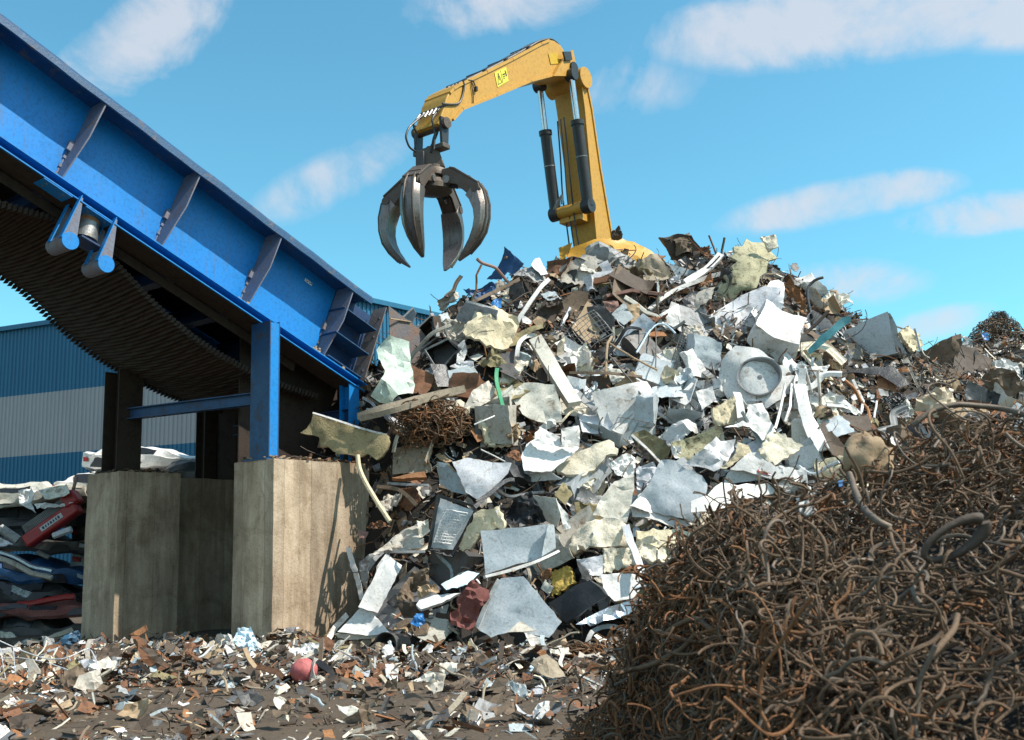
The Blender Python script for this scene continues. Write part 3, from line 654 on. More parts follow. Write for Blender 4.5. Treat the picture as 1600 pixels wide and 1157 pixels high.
gx_ = np.r_[-400, -150, -60, np.linspace(-30, 30, 121), 60, 150, 400]; gy_ = np.r_[-60, -10, 0, np.linspace(4, 50, 93), 90, 200, 600]
vs = [(x, y, gz(x, y) if abs(x) <= 30 and 4 <= y <= 50 else 0) for y in gy_ for x in gx_]; nx, ny = len(gx_), len(gy_)
o = MB().add(vs, [(j*nx+i, j*nx+i+1, (j+1)*nx+i+1, (j+1)*nx+i) for j in range(ny-1) for i in range(nx-1)]).build('ground', 'dirt', None, 60, loc=(0, 0, 0)); tag(o, kind='structure')
# ================================================================ scrap builders
def crumple(P2, S, amp, seed):
    """out-of-plane displacement: random creases + ridged noise, metres"""
    r = random.Random(seed); z = np.zeros(len(P2)); c0 = P2.mean(0)
    for k in range(5):
        a = r.uniform(0, math.pi); d = np.array([math.cos(a), math.sin(a)]); c = r.uniform(-.35, .35)*S
        q = (P2-c0)@d-c; s = r.choice((-1, 1))*r.uniform(.4, 1.4)*amp/.05*.12
        z += s*np.minimum(np.abs(q), S*.5)*(1 if k < 4 else .5)
    o = r.uniform(0, 99); m1 = min(1, S*1.6); amp = amp*(1.6 if amp >= .07 else 1.15)
    for i, p in enumerate(P2):
        f1 = noise.voronoi(Vector((p[0]/S*2.3+o, p[1]/S*2.3, o)))[0]; n2 = noise.noise(Vector((p[0]/S*6+o, p[1]/S*6, 5)))
        z[i] += amp*(2.6*(f1[1]-f1[0])*.6+1.6*f1[0])*m1+amp*.9*abs(n2)*m1
    return z-z.mean()
def sheet_mesh(mb, pts3, c0, n, amp, th, seed, mi=0, jag=.018, rough=0, fold=None):
    """pts3: outline on the plane through c0 with normal n"""
    n = nrm(n); e1 = nrm(np.cross([0, 0, 1.], n)) if abs(n[2]) < .95 else np.array([1., 0, 0]); e2 = np.cross(n, e1)
    P = np.array([[(p-c0)@e1, (p-c0)@e2] for p in pts3]); S = max(np.ptp(P[:, 0]), np.ptp(P[:, 1])); r = random.Random(seed)
    st = S/14 if S > .45 else S/8
    B = []
    for i in range(len(P)):
        a, b = P[i], P[(i+1) % len(P)]; l = np.linalg.norm(b-a); k = max(1, int(l/st)); nn_ = np.array([-(b-a)[1], (b-a)[0]])/(l+1e-9)
        for j in range(k):
            q = a+(b-a)*j/k
            if j > 0: q = q+nn_*r.gauss(0, jag*S*.35)
            B.append(q)
    area = .5*sum(B[i][0]*B[(i+1) % len(B)][1]-B[(i+1) % len(B)][0]*B[i][1] for i in range(len(B)))
    if area < 0: B = B[::-1]
    nb = len(B); poly = np.array(B)
    def inside(q):
        c = False; j = nb-1
        for i in range(nb):
            if (poly[i][1] > q[1]) != (poly[j][1] > q[1]) and q[0] < (poly[j][0]-poly[i][0])*(q[1]-poly[i][1])/(poly[j][1]-poly[i][1])+poly[i][0]: c = not c
            j = i
        return c
    I = []
    mn, mx = poly.min(0), poly.max(0); x = mn[0]+st*.5
    while x < mx[0]:
        y = mn[1]+st*.5
        while y < mx[1]:
            q = np.array([x+r.uniform(-.3, .3)*st, y+r.uniform(-.3, .3)*st])
            if inside(q) and np.min(((poly-q)**2).sum(1)) > (.45*st)**2: I.append(q)
            y += st
        x += st
    al = [Vector(q) for q in B+I]
    ov, oe, of, _, _, _ = geometry.delaunay_2d_cdt(al, [(i, (i+1) % nb) for i in range(nb)], [], 1, 1e-5)
    V2 = np.array([[v.x, v.y] for v in ov])
    z = crumple(V2, S, amp, seed); 
    zb = z.copy()
    if rough:
        for i, p in enumerate(V2): z[i] += rough*abs(noise.noise(Vector((p[0]*14, p[1]*14, seed % 50))))+rough*.6*noise.noise(Vector((p[0]*30, p[1]*30, 2)))
    if fold:                       # sharp bends: rotate everything past a line, (angle of line, offset, bend angle)
        X = np.column_stack([V2, z]); Xb = np.column_stack([V2, zb-th])
        for fa, fo, fb in fold:
            dd = np.array([math.cos(fa), math.sin(fa)])
            for Y_ in (X, Xb):
                t_ = Y_[:, :2]@dd-fo*S; k_ = t_ > 0; ca, sa = math.cos(fb), math.sin(fb); h_ = Y_[k_, 2].copy(); tt_ = t_[k_]
                Y_[k_, :2] += np.outer(tt_*ca-h_*sa-tt_, dd); Y_[k_, 2] = tt_*sa+h_*ca
        top = c0+np.outer(X[:, 0], e1)+np.outer(X[:, 1], e2)+np.outer(X[:, 2], n); bot = c0+np.outer(Xb[:, 0], e1)+np.outer(Xb[:, 1], e2)+np.outer(Xb[:, 2], n)
    else: top = c0+np.outer(V2[:, 0], e1)+np.outer(V2[:, 1], e2)+np.outer(z, n); bot = c0+np.outer(V2[:, 0], e1)+np.outer(V2[:, 1], e2)+np.outer(zb-th, n)
    m = len(V2); fs = []; bd = {}
    for f in of:
        f = list(f)
        if len(f) < 3: continue
        a2 = sum(V2[f[i]][0]*V2[f[(i+1) % len(f)]][1]-V2[f[(i+1) % len(f)]][0]*V2[f[i]][1] for i in range(len(f)))
        if a2 < 0: f = f[::-1]
        fs.append(tuple(f)); fs.append(tuple(i+m for i in f[::-1]))
        for i in range(len(f)):
            a, b = f[i], f[(i+1) % len(f)]
            if (b, a) in bd: del bd[(b, a)]
            else: bd[(a, b)] = 1
    for a, b in bd: fs.append((a, a+m, b+m, b))
    if fs: mb.add(np.vstack([top, bot]), fs, mi)
    return mb
def nvec(az, el): az, el = R(az), R(el); return np.array([math.sin(az)*math.cos(el), -math.cos(az)*math.cos(el), math.sin(el)])
def boxshell(mb, q4, n, depth, amp, seed, mi=0, open_='', g=7, t=.02):
    """crumpled casing: front quad q4, extruded back along -n"""
    q = [np.array(p) for p in q4]; b = [p-n*depth for p in q]; o = random.Random(seed).uniform(0, 90)
    S = np.linalg.norm(q[0]-q[2])
    faces = dict(front=(q[0], q[1], q[2], q[3]), back=(b[1], b[0], b[3], b[2]), top=(b[0], b[1], q[1], q[0]), right=(q[1], b[1], b[2], q[2]), bottom=(q[3], q[2], b[2], b[3]), left=(b[0], q[0], q[3], b[3]))
    cen = sum(q+b)/8
    for k, (A_, B_, C_, D_) in faces.items():
        if k == open_: continue
        vs = []
        for i in range(g+1):
            for j in range(g+1):
                s, w = j/g, i/g; p = (A_*(1-s)+B_*s)*(1-w)+(D_*(1-s)+C_*s)*w
                x = Vector(p)/S; d = np.array(noise.noise_vector(x*2.1+Vector((o, 0, 0))))*amp*2.2+np.array(noise.noise_vector(x*5.5+Vector((0, o, 0))))*amp*.9
                ins = nrm(cen-p)*max(0, noise.noise(x*3+Vector((o, o, 0))))*amp*2.0*math.sin(math.pi*s)*math.sin(math.pi*w)
                vs.append(p+d+ins)
        mb.add(vs, [(i*(g+1)+j, i*(g+1)+j+1, (i+1)*(g+1)+j+1, (i+1)*(g+1)+j) for i in range(g) for j in range(g)], mi)
    return mb
# ================================================================ hero scrap, read off by eye frame by frame
FRM = dict(a=(560, 340, 3.857), b=(900, 340, 3.857), c=(1250, 420, 3.857), d=(560, 600, 3.857), e=(900, 600, 3.857), f=(450, 800, 3.5556), g=(850, 800, 4.0), h=(1150, 640, 2.629), i=(0, 900, 5.333), j=(0, 670, 4.848), k=(300, 560, 2.2675), l=(0, 640, 2.69))
HERO = '''
S a navy metal_sheet|*bent navy steel sheet sticking up|875,172 990,275 930,350 905,330 870,380 770,372 845,300|az=-30 el=0 off=.3
K a rustpink rusty_pipe|forked rusty pipe end|715,250 745,280 830,300 850,330 905,390|w=20 r=1 off=.45
+K a rustorange pipe_branch|-|742,285 712,350 710,445|w=13 r=1 off=.45
K a rustpink rusty_pipe|short pink rusted pipe stub|885,240 915,250 940,310|w=22 r=1 off=.3
S a grey curled_sheet|grey curled appliance panel|905,345 950,280 1090,300 1135,350 1080,390 960,370|az=-10 el=35 c=.09 off=.5
+S a white curled_edge|-|1060,250 1090,240 1145,340 1100,350 1040,290|az=10 el=30 c=.03
S a navy metal_sheet|crumpled navy sheet lying flat|630,425 700,430 820,395 830,420 790,500 700,500 650,450|el=20 c=.1 off=.3
S a blue plastic_piece|bright blue plastic piece|800,515 830,485 865,490 860,545 810,550|el=20 off=.45
K a brown steel_bar|*brown slanting steel bar|690,510 820,450 970,372|w=22 off=.6
S a darkgrey metal_sheet|dark hanging sheet|905,400 990,385 1000,450 950,560 910,560|az=-30 el=-5
S a grey appliance_sheet|*large grey panel with bright top edge|650,508 840,560 830,620 700,695 570,625|az=-35 el=-10 c=.04 off=.55 t=.03
+K a white edge_strip|-|650,505 745,530 840,562|w=14
S a mint crumpled_sheet|*pale mint crumpled sheet|120,770 190,700 320,720 345,1000 330,1060 230,1090 190,1140 120,1130 65,1095 120,1010 150,950 125,880|az=15 el=15 c=.12 off=1.1 t=.02
K a white metal_strip|long twisted white strip|935,665 1000,560 1090,430 1150,370|w=26 off=.7
S a brown metal_sheet|rusty brown plate standing upright|1200,530 1300,440 1385,450 1385,500 1280,670 1210,650|az=15 el=5 c=.03
S a tan metal_sheet|tan rusted panel|1285,665 1380,505 1450,570 1450,740 1370,770|az=20 el=15 c=.03
M a steel wire_grate|*bent rusty wire grate|1235,700 1420,560 1540,700 1330,850|s=26 off=.55 el=20
S a darkgrey metal_hood|dark arched hood|1370,540 1480,530 1543,600 1543,660 1480,680 1400,600|az=-20 el=0 off=.5
K a offwhite metal_channel|*long dirty white channel beam|1070,735 1180,930 1300,1130|w=85 d=.14 off=.8
K a grey metal_channel|splintered grey channel end|1320,1060 1370,1110 1430,1160|w=40 off=.7
S a olive curved_sheet|olive curved sheet|880,740 920,690 1110,645 1115,670 1040,700 960,770 890,790|el=35 c=.06 off=.6
K a white bent_trim|white hooked trim strip|955,840 965,750 1010,712 1065,708|w=24 off=.7
S a greyblue flat_sheet|*blue-grey flat panel|510,925 690,895 740,975 640,1020 565,1015|az=10 el=45 c=.02 off=.6
S a olive crumpled_sheet|olive crumpled sheet|700,880 820,790 890,870 800,910|az=-10 el=25 c=.1 off=.5
K a green plastic_strap|*bright green plastic strap|835,910 828,990 850,1060 870,1145|w=24 off=.9
K a wood wooden_plank|*long weathered plank|0,1205 200,1140 400,1090 640,1035|w=46 d=.10 off=.9
S a beige rounded_sheet|beige rounded panel|690,1040 790,975 830,1040 790,1110 710,1160 640,1140|az=20 el=15 c=.05 off=.7
S a offwhite large_sheet|*dirty cream panel|905,1060 1000,990 1180,1010 1220,1130 1230,1240 1080,1230 990,1190|az=-10 el=20 c=.05 off=.6 t=.03
B a black metal_crate|*black open crate|400,800 540,730 605,800 480,930|az=-25 el=-5 d=.5 c=.03 off=.7 open=front
+K a grey crate_frame|-|400,800 540,730 605,800 480,930 400,800|w=12
+S a darkgrey crate_panel|-|405,830 540,750 595,805 482,915|az=-25 c=.01 dy=.25
S a beige crumpled_cloth|beige crumpled liner|490,650 560,620 660,660 650,740 590,760 540,720|az=10 el=25 c=.12 off=.6
S a white metal_scrap|narrow white torn strip|600,770 640,740 655,800 625,890 590,880|el=15 off=.7
S a grey perforated_plate|grey perforated plate|180,690 330,545 350,580 320,640 260,695|az=-20 el=10 c=.02 off=.6
+K a white edge_strip|-|182,690 255,615 330,545|w=10
B a darkbrown metal_box|dark open metal box|320,700 440,590 480,720 370,800|az=-25 el=-10 d=.4 off=.7 open=front c=.02
+K a grey box_rim|-|320,700 440,590 480,720 370,800 320,700|w=10
S a paper torn_carton|torn cream carton|1200,760 1245,720 1240,820 1195,830|el=20 off=.7
K a tan thin_pipe|thin tan pipe|190,610 250,620 315,632|w=10 r=1 off=.9
K a grey folded_framing|folded grey frame|440,580 470,640 480,720|w=22 off=.8
S a white small_sheet|small white hinged panel|985,590 1045,620 1040,640 990,635|el=30 off=.6
S b yellowscrap crumpled_sheet|*torn yellow sheet on the crest|-25,320 -20,165 10,145 120,120 280,112 400,150 460,195 530,265 440,320 200,320|az=10 el=8 c=.12 off=-.6 t=.02
+S a yellowscrap torn_corner|-|1205,185 1290,150 1270,210 1225,290|az=-20 el=5
S b grey crumpled_casing|*grey crumpled casing|50,195 180,150 290,165 370,235 360,310 200,335 70,315|az=10 el=15 c=.14 off=.15
S b darkbrown rubble_chunk|brown chunk on the very top|215,80 265,58 282,100 225,120|el=20 c=.2 t=.2 off=-.2
K b rust metal_plank|*long rusty plank|110,385 250,365 400,392 540,432|w=38 d=.05 off=.6
K b rustpink bent_sheet|purple-brown bent strip|180,485 330,442 520,462|w=20 d=.2 off=.6
S b rustpink rusted_piece|pink-brown rusted piece|160,510 250,500 262,540 200,572|el=30 off=.5
S b greyblue steel_plate|grey ribbed steel plate|205,590 290,510 350,600 290,650|az=10 el=25 c=.01 off=.6
S b tan metal_sheet|tan bent sheet|300,540 380,520 388,600 340,640|az=20 el=10 off=.6
B b darkbrown crushed_housing|*dark crushed housing on the crest|555,118 685,92 800,265 600,262|az=10 el=-15 d=.5 c=.09 off=-.1
+S b brown torn_flap|-|590,130 680,95 720,200 620,210|az=20 el=20 c=.1
+S b rust torn_corner|-|730,180 800,170 830,260 770,275|az=20 el=20 c=.12
K b darkbrown bent_rod|dark upright rod|895,122 880,200 872,265|w=15 r=1 off=.2
K b rust bent_rod|leaning rust rod|800,110 830,180 850,240|w=12 r=1 off=.2
S b greyblue metal_sheet|grey triangular sheet|560,280 740,330 650,400 600,350|az=-15 el=15 c=.02 off=.3
K b white perforated_channel|*bent perforated white channel|660,395 760,332 830,280 872,225|w=44 d=.08 off=.6
+K b black channel_slots|-|672,388 760,330 826,280 866,232|w=9 dy=-.07
K b white metal_strip|*long white angle strip|440,560 560,450 760,372 900,330|w=26 d=.08 off=.5
S b white torn_sheet|white torn triangle|900,215 950,192 932,262|el=20 off=.1
F b mossfoam foam_piece|*mossy yellow-green torn foam panel|1060,85 1205,95 1218,240 1130,320 1070,430 950,500 880,560 810,570 850,450 930,300 940,220|az=10 el=10 c=.10 off=.7
+F b creamfoam foam_lump|-|1118,112 1200,106 1216,180 1165,205|az=10 el=10 t=.06
S b lilac crumpled_sheet|*wide lilac-white crumpled sheet|800,600 990,460 1140,400 1250,430 1240,560 1080,640 960,760 800,690|az=0 el=15 c=.08 off=.5 t=.02
S b cleanwhite folded_flap|white folded flap|1150,420 1240,410 1245,540 1100,620 1060,560|az=25 el=35 c=.06 off=.75
S b rustorange rag|orange-brown torn rag|1240,420 1290,390 1390,500 1370,572 1320,575 1262,470|el=20 c=.14 off=.3
K b darkbrown twig_rod|thin dark crest rod|1160,340 1240,325 1350,368 1405,388|w=10 r=1 off=-.1
B b white dented_box|white dented box end|1320,410 1460,372 1543,465 1430,490|az=10 el=-30 d=.4 c=.05 off=.2
K b black bent_bar|*tall black hooked bar|1490,362 1440,372 1385,430 1400,520 1440,700 1460,800 1530,890|w=18 r=1 off=1.1
B b white fridge_casing|*big white fridge casing with grey front|1090,655 1335,775 1300,930 1030,760|az=-28 el=-42 d=1.25 c=.05 off=.9
+S c teal teal_edge|-|120,405 270,292 305,285 310,315 200,400 60,520 50,490|az=20 el=-10 c=.03 dy=.3
B c bluewhite washing_machine_casing|*pale dented casing with torn open side|205,392 520,270 600,505 255,605|az=-32 el=-12 d=.9 c=.04 off=.6 open=right
+F c foam foam_lining|-|600,385 650,345 715,400 735,470 690,500 630,440|az=30 el=10 t=.08 dy=.5
+K c white edge_strip|-|690,362 708,430 722,495|w=12 dy=.3
S c brown curved_plate|*brown curved steel plate|630,550 830,450 970,400 975,460 930,600 880,660 700,660 640,600|az=-20 el=15 c=.07 off=.3 t=.02
+K c tan plate_lip|-|825,458 900,432 978,410|w=16
S c darkbrown curved_plate|*dark brown curled plate|960,460 1060,480 1150,545 1220,620 1230,690 1050,690 900,650|az=25 el=20 c=.07 off=.4 t=.02
S c cleanwhite plastic_sheet|*white crumpled plastic sheet|1150,570 1230,540 1350,580 1350,700 1240,715 1210,620|el=25 c=.1 off=.5
T c rod_grey wire_bale|*grey-brown bale of fine wire|1200,430|rx=160 ry=130 n=700 w=1.5 off=-.3
T c darkbrown wire_bundle|dark tangled wire bundle|1205,300|rx=50 ry=36 n=110 w=1 off=-.4
S c blue plastic_piece|blue plastic bag scrap|1090,390 1130,385 1142,430 1105,432|el=20 off=.5
S c greyblue torn_sheet|grey torn triangle|980,400 1040,430 1042,480 980,462|el=10 off=.1
S c black black_sheet|*flat black sheet|70,650 400,600 560,592 660,700 600,720 480,645 300,622|az=-5 el=40 c=.03 off=.9
S c paper crumpled_paper|*crumpled tan paper|690,790 870,720 960,770 880,880 700,890|el=25 c=.14 off=.7
S c tan bent_sheet|orange-tan bent sheet|760,690 950,672 990,760 900,725 780,762|el=30 c=.07 off=.6
S c offwhite torn_foam|torn cream scrap|600,830 650,780 690,880 640,922|el=20 c=.1 off=.7
T c black cable_bundle|bundle of black cables|560,820|rx=70 ry=75 n=50 w=2.2 off=.6
S c white bent_framing|white bent frame|130,770 180,740 370,860 340,882 160,850|el=25 c=.08 off=.7
K c white metal_strip|upright white strip|320,672 380,800 370,865|w=16 off=.9
K c white bent_trim|curved white trim|160,822 250,830 370,872|w=18 off=.9
K c white plastic_tube|short white tube|462,800 446,900|w=14 r=1 off=.9
B c tan carton|small tan carton|175,552 250,560 252,612 190,602|az=-20 el=-10 d=.3 off=.8
K c cleanwhite metal_strip|*long drooping white strip|20,600 2,720 10,850 60,1000 110,1110|w=44 d=.03 off=.9
S c white torn_sheet|white torn corner panel|60,600 180,580 110,720 60,705|el=25 off=.7
K b white metal_strip|narrow white upright strip|1350,920 1322,1000 1332,1150|w=28 off=.9
K e cleanwhite curled_strip|*broad curled white strip|1350,0 1370,150 1440,290 1490,400|w=75 d=.04 off=.8
K e white thin_strip|thin white strip|1262,0 1232,150 1200,270|w=16 off=.9
K e white thin_strip|second thin white strip|1300,0 1290,140 1260,230|w=14 off=.9
S b white drum_housing|*white housing round the drum|860,960 880,860 960,775 1100,785 1190,850 1250,940 1265,1080 1150,1157 960,1150 900,1060|az=-12 el=12 c=.05 off=.6 t=.03
+C b steel drum|-|1105,955|r=128 d=.3 dy=-.12 az=-15 el=18
M b grey wire_basket|*curved wire basket|650,655 725,700 650,980 555,930|s=17 off=.75 az=-15 el=10
B b bluewhite appliance_box|*pale blue upright box|720,700 885,745 860,950 700,860|az=15 el=-8 d=.4 c=.04 off=.7
S b white small_sheet|small white door|500,590 620,515 640,690 560,640|az=15 el=25 c=.03 off=.6
K b paleblue thin_tube|pale bent tube|365,815 430,700 480,640 545,640 600,700|w=12 r=1 off=.9
B b tan carton|*brown carton|240,1010 350,930 400,1060 275,1062|az=-15 el=0 d=.35 c=.03 off=.6
K b tan wooden_stick|tan slanting stick|200,760 350,850 490,920|w=13 r=1 off=.95
K b tan wooden_stick|tan upright stick|215,720 188,760 178,960|w=17 r=1 off=.95
K b brown long_bar|long brown bar|-40,935 200,938 400,962|w=16 off=.9
K b darkgrey thin_rod|dark crossing rod|200,830 300,950 390,1065|w=11 r=1 off=1.0
K b darkgrey thin_rod|dark upright rod in the hollow|480,660 484,780 480,905|w=8 r=1 off=.9
S b darkbrown hollow_sheet|dark sheet|20,960 200,950 230,1157 60,1157|el=-10 off=.2
S b white square_framing|white square frame|720,1050 820,1020 845,1100 760,1157|el=30 c=.03 off=.8
B e bluewhite appliance_box|*pale blue box with white side|365,75 475,75 450,270 365,265|az=-18 el=-8 d=.35 c=.03 off=.8
S e white torn_sheet|white ragged sheet|185,100 290,85 365,95 300,130 210,162|el=40 c=.09 off=.7
S e lilac metal_sheet|lilac-grey upright sheet|290,130 365,100 365,250 290,230|az=-20 el=5 off=.6
F e foam foam_piece|*yellow foam-backed panel|820,160 950,75 980,200 950,250 850,250|az=15 el=15 off=.7
K e cleanwhite strip_bundle|white strip bundle|965,60 985,130 1000,215|w=46 d=.1 off=.85
S e cleanwhite draped_sheet|*white peaked sheet|890,270 1020,220 1040,130 1120,120 1210,290 1130,330 1050,255|az=10 el=30 c=.07 off=.8
S e white crumpled_sheet|white crumpled ridge sheet|480,290 560,260 700,230 740,290 620,350 560,350|az=10 el=40 c=.12 off=.7
S e olive open_casing|*olive hollow casing|330,300 410,275 540,350 570,400 550,450 510,470 400,400|az=-15 el=0 c=.05 off=.8
+K e white edge_strip|-|335,308 420,385 512,478|w=16 dy=-.05
+S e darkbrown casing_side|-|330,312 500,480 440,472 370,400|az=-15 dy=-.02
S e mossfoam bent_sheet|*brown-olive bent foam panel|570,355 700,320 850,265 890,270 870,320 790,370 660,490 620,470 580,400|az=5 el=10 c=.06 off=.8 t=.05
S e cleanwhite torn_scrap|small white lump|570,380 630,385 640,458 590,452|el=20 c=.15 off=1.0
S e lilac rolled_sheet|*lilac-white rolled sheet|650,490 850,315 875,345 980,325 970,390 900,490 830,530 760,500|az=15 el=10 c=.07 off=1.0 t=.02
S e foam foam_piece|foam strip under the rolled sheet|975,350 1050,370 1060,410 900,510 870,510 960,420|az=15 el=-10 c=.05 off=.9
F e creamfoam foam_chunk|*cream foam slab with peeled skin|1095,400 1170,290 1215,290 1370,380 1240,460 1200,490 1110,430|az=5 el=30 c=.05 off=.95
S e white appliance_lid_sheet|*white door with dark red label|930,510 1000,450 1040,415 1110,410 1200,500 1310,510 1300,580 1190,575 1010,520|az=5 el=20 c=.03 off=.75 t=.03
+S e lead_red label_strip|-|1095,515 1190,545 1190,560 1097,532|az=5 el=20 c=0 dy=-.05
+X e white_paint label_print|-|1100,518 1188,556|az=5 el=20 dy=-.075
S e bluewhite door_underside|grey underside of the labelled door|870,610 930,520 1010,515 1190,570 1030,590|az=0 el=-10 c=.02 off=.7
S e bluewhite dented_sheet|*large pale blue dented panel|515,450 600,455 640,490 760,550 790,600 780,700 715,835 330,740 400,650 450,580|az=-12 el=12 c=.045 off=1.1 t=.03
+S e white folded_lip|-|325,738 400,752 560,790 720,840 600,870 470,820 340,800|az=0 el=35 c=.03 dy=-.05
+S e cleanwhite folded_corner|-|325,735 420,650 465,770 400,755|az=25 el=40 c=.03 dy=-.05
S e cleanwhite torn_sheet|*long white torn flap|685,720 790,680 870,605 1030,595 1160,590 1290,600 1200,640 1000,700 860,770 690,780|az=15 el=30 c=.06 off=1.0 t=.02
F e creamfoam foam_chunk|*broad cream foam slab|-150,520 0,420 200,345 255,400 150,480 40,560 -60,540|az=5 el=30 c=.05 off=.9
S e cleanwhite crumpled_sheet|white curled sheet with shadowed fold|195,480 300,420 360,440 350,560 250,560|az=20 el=15 c=.09 off=.9
S e offwhite bent_sheet|*smooth off-white bent sheet|230,590 340,550 350,640 330,740 310,830 100,790 150,690|az=12 el=20 c=.05 off=1.0 t=.02
S e lilac small_sheet|lilac sheet behind the dented panel|360,500 470,470 490,520 420,620 370,680|az=-10 el=10 c=.08 off=.85
F e creamfoam foam_lump|*ragged cream foam chunk|-40,900 60,820 200,810 300,850 330,960 200,990 60,1010 -60,1000|az=0 el=25 c=.1 off=.9
F e creamfoam foam_block|*ribbed cream foam block|165,990 345,990 360,1090 170,1145|az=5 el=15 c=.03 off=1.0
F e foam foam_piece|foam panel with speckled dirt|370,870 640,880 700,900 640,980 500,990 420,960|az=5 el=30 c=.05 off=1.0
F e creamfoam foam_lump|white torn foam lump|360,950 470,940 620,1000 560,1080 440,1080 350,1000|az=5 el=30 c=.12 off=1.05
S e offwhite torn_sheet|cream torn sheet by the wire|640,980 790,870 760,950 700,1000 620,1050|az=10 el=35 c=.07 off=1.0
K e lilac twisted_strip|*grey twisted strip|300,855 330,960 370,1040 395,1140|w=45 d=.03 off=1.25
S e cleanwhite flat_sheet|white flat sheet|0,1060 160,1050 160,1157 20,1157|az=10 el=20 off=1.0
S g cleanwhite flat_sheet|*white flat panel|360,390 560,375 630,440 560,540 440,560 370,500|az=10 el=25 c=.03 off=1.0 t=.02
S g lilac flat_sheet|lilac panel corner|170,310 370,270 370,420 250,380|az=5 el=10 c=.03 off=1.0
S d cleanwhite crumpled_casing|*crumpled white fridge casing|980,440 1010,380 1060,350 1330,388 1290,430 1160,530 1000,510|az=10 el=42 c=.05 off=.9 t=.02
+S d cleanwhite casing_panel|-|1060,350 1062,300 1100,260 1215,320 1222,382|az=10 el=20 c=.04
+S d white casing_panel|-|1225,380 1225,270 1330,250 1332,385|az=25 el=5 c=.05
+S d bluewhite casing_front|-|980,510 1160,528 1230,570 1050,592 1010,590|az=-10 el=-25 c=.03
S d cleanwhite torn_flap|white upright torn flap|1085,265 1150,210 1190,212 1190,250 1120,280|az=20 el=10 c=.12 off=.9
S d lilac appliance_sheet|*beige and lilac bowed panel|565,470 650,440 800,465 920,470 900,540 800,640 720,700 650,660 600,550|az=-5 el=12 c=.04 off=.85 t=.02
S d greyblue curved_sheet|grey-blue curved sheet|480,470 540,480 620,570 660,670 560,650 480,600|az=-30 el=5 c=.05 off=.85
+K d tan edge_strip|-|540,482 610,560 660,672|w=10 dy=-.03
S d rustorange rusted_box|flat rusty box|200,560 400,528 412,562 270,572|el=30 c=.02 off=.9 t=.1
K d grey metal_tray|grey tray rim|175,600 300,608 420,612|w=16 off=.9
F k oldfoam foam_board|*long yellowed foam board with white edge|430,198 600,250 690,272 690,318 600,350 520,340 385,265|az=-10 el=0 c=.03 off=1.3 t=.10
+K k white board_edge|-|428,194 520,222 600,250 690,272|w=7 dy=-.06
T d rod_orange wire_tangle|*tangle of rusty orange wire|430,240|rx=230 ry=140 n=330 w=2.6 off=.7
K k wood timber_baulk|thick grey timber|600,214 700,190 800,158 907,122|w=20 d=.14 off=1.2
K d white thin_tube|thin white curved tube|700,245 760,222 820,192|w=10 r=1 off=.95
K d white thin_tube|straight white tube|740,395 810,430 885,467|w=9 r=1 off=.95
B d tan carton|brown torn carton|860,250 960,240 950,300 900,342|az=-10 el=0 d=.3 c=.05 off=.7
K d foam bent_pipe|*tan drooping pipe|-5,430 0,510 50,610 130,740 190,830|w=28 r=1 off=1.1
K d brown bent_framing|brown folded frame|115,620 250,630 300,680 350,732|w=22 off=.95
S d rust rusted_piece|rust-red torn piece|40,850 120,830 200,850 100,882|el=25 c=.12 off=1.0
S d rustpink torn_piece|pink torn piece|0,880 60,890 45,935 5,930|el=25 off=1.0
L d bluewhite fridge_front_sheet|*open fridge door with black gasket frame|495,690 690,765 565,1000 430,985|az=-20 el=5 c=.02 off=1.1 t=.03
+K d black door_gasket|-|480,675 425,1000 565,1040 705,740 480,675|w=20 dy=-.04
+M d cleanwhite wire_shelf|-|520,760 660,780 560,960 450,960|s=18 dy=-.12 az=-20 el=5
F d foam foam_liner|greenish torn foam liner|720,770 830,740 870,860 740,900 680,1000 600,1000|az=-15 el=-5 off=.95
+K d cleanwhite liner_edge|-|830,742 850,800 872,868|w=18 dy=-.05
K d black rubber_gasket|*curved black gasket|700,745 800,650 900,572 938,580|w=24 off=1.1
S d black plastic_bag|*black crumpled plastic bag|940,690 1040,640 1060,700 1130,830 1080,850 900,850 890,800|az=0 el=10 c=.14 off=.9
S d offwhite metal_sheet|off-white panel in shade|1045,670 1190,690 1220,790 1200,870 1130,830 1050,700|az=-40 el=-5 c=.02 off=.95
S d cleanwhite bent_sheet|thin curled white sheet|1190,690 1260,790 1280,870 1240,880 1215,790|az=25 el=10 c=.05 off=1.0
B d bluewhite flat_casing|*square pale blue flat casing|737,885 1138,845 1100,1045 765,1150|az=-8 el=2 d=.16 c=.02 off=1.2
+S d bluewhite casing_side|-|1140,845 1178,850 1190,992 1105,1042|az=40 el=0 c=.01 dy=.0
K d white long_strip|*long diagonal white edge strip|760,1165 960,1112 1100,1062 1205,1014|w=16 d=.08 off=1.3
S d beige crumpled_bag|*grey-brown crumpled bag|60,1080 150,980 250,870 340,830 400,940 390,1000 160,1010|az=-5 el=15 c=.09 off=1.0
+S d offwhite bag_bulge|-|350,830 420,820 430,900 370,932|az=10 el=20 c=.15
K d grey metal_bar|grey flat bar under the bag|155,1012 280,1014 400,1012|w=16 off=1.1
S d white angular_sheet|small white angular sheet|110,1100 170,1020 265,1105 230,1150 110,1150|az=15 el=20 c=.05 off=1.0
S f cleanwhite upright_sheet|narrow white panel leaning on the concrete|325,200 355,200 420,480 395,492|az=-20 el=5 c=.02 off=.9
S f grey curved_sheet|grey curved sheet|395,280 500,210 540,220 450,330 430,430 400,380|az=-15 el=10 c=.06 off=1.0
S f cleanwhite folded_sheet|*white folded panel like a scoop|545,235 633,298 500,560 390,530|az=20 el=12 c=.035 off=1.2 t=.02
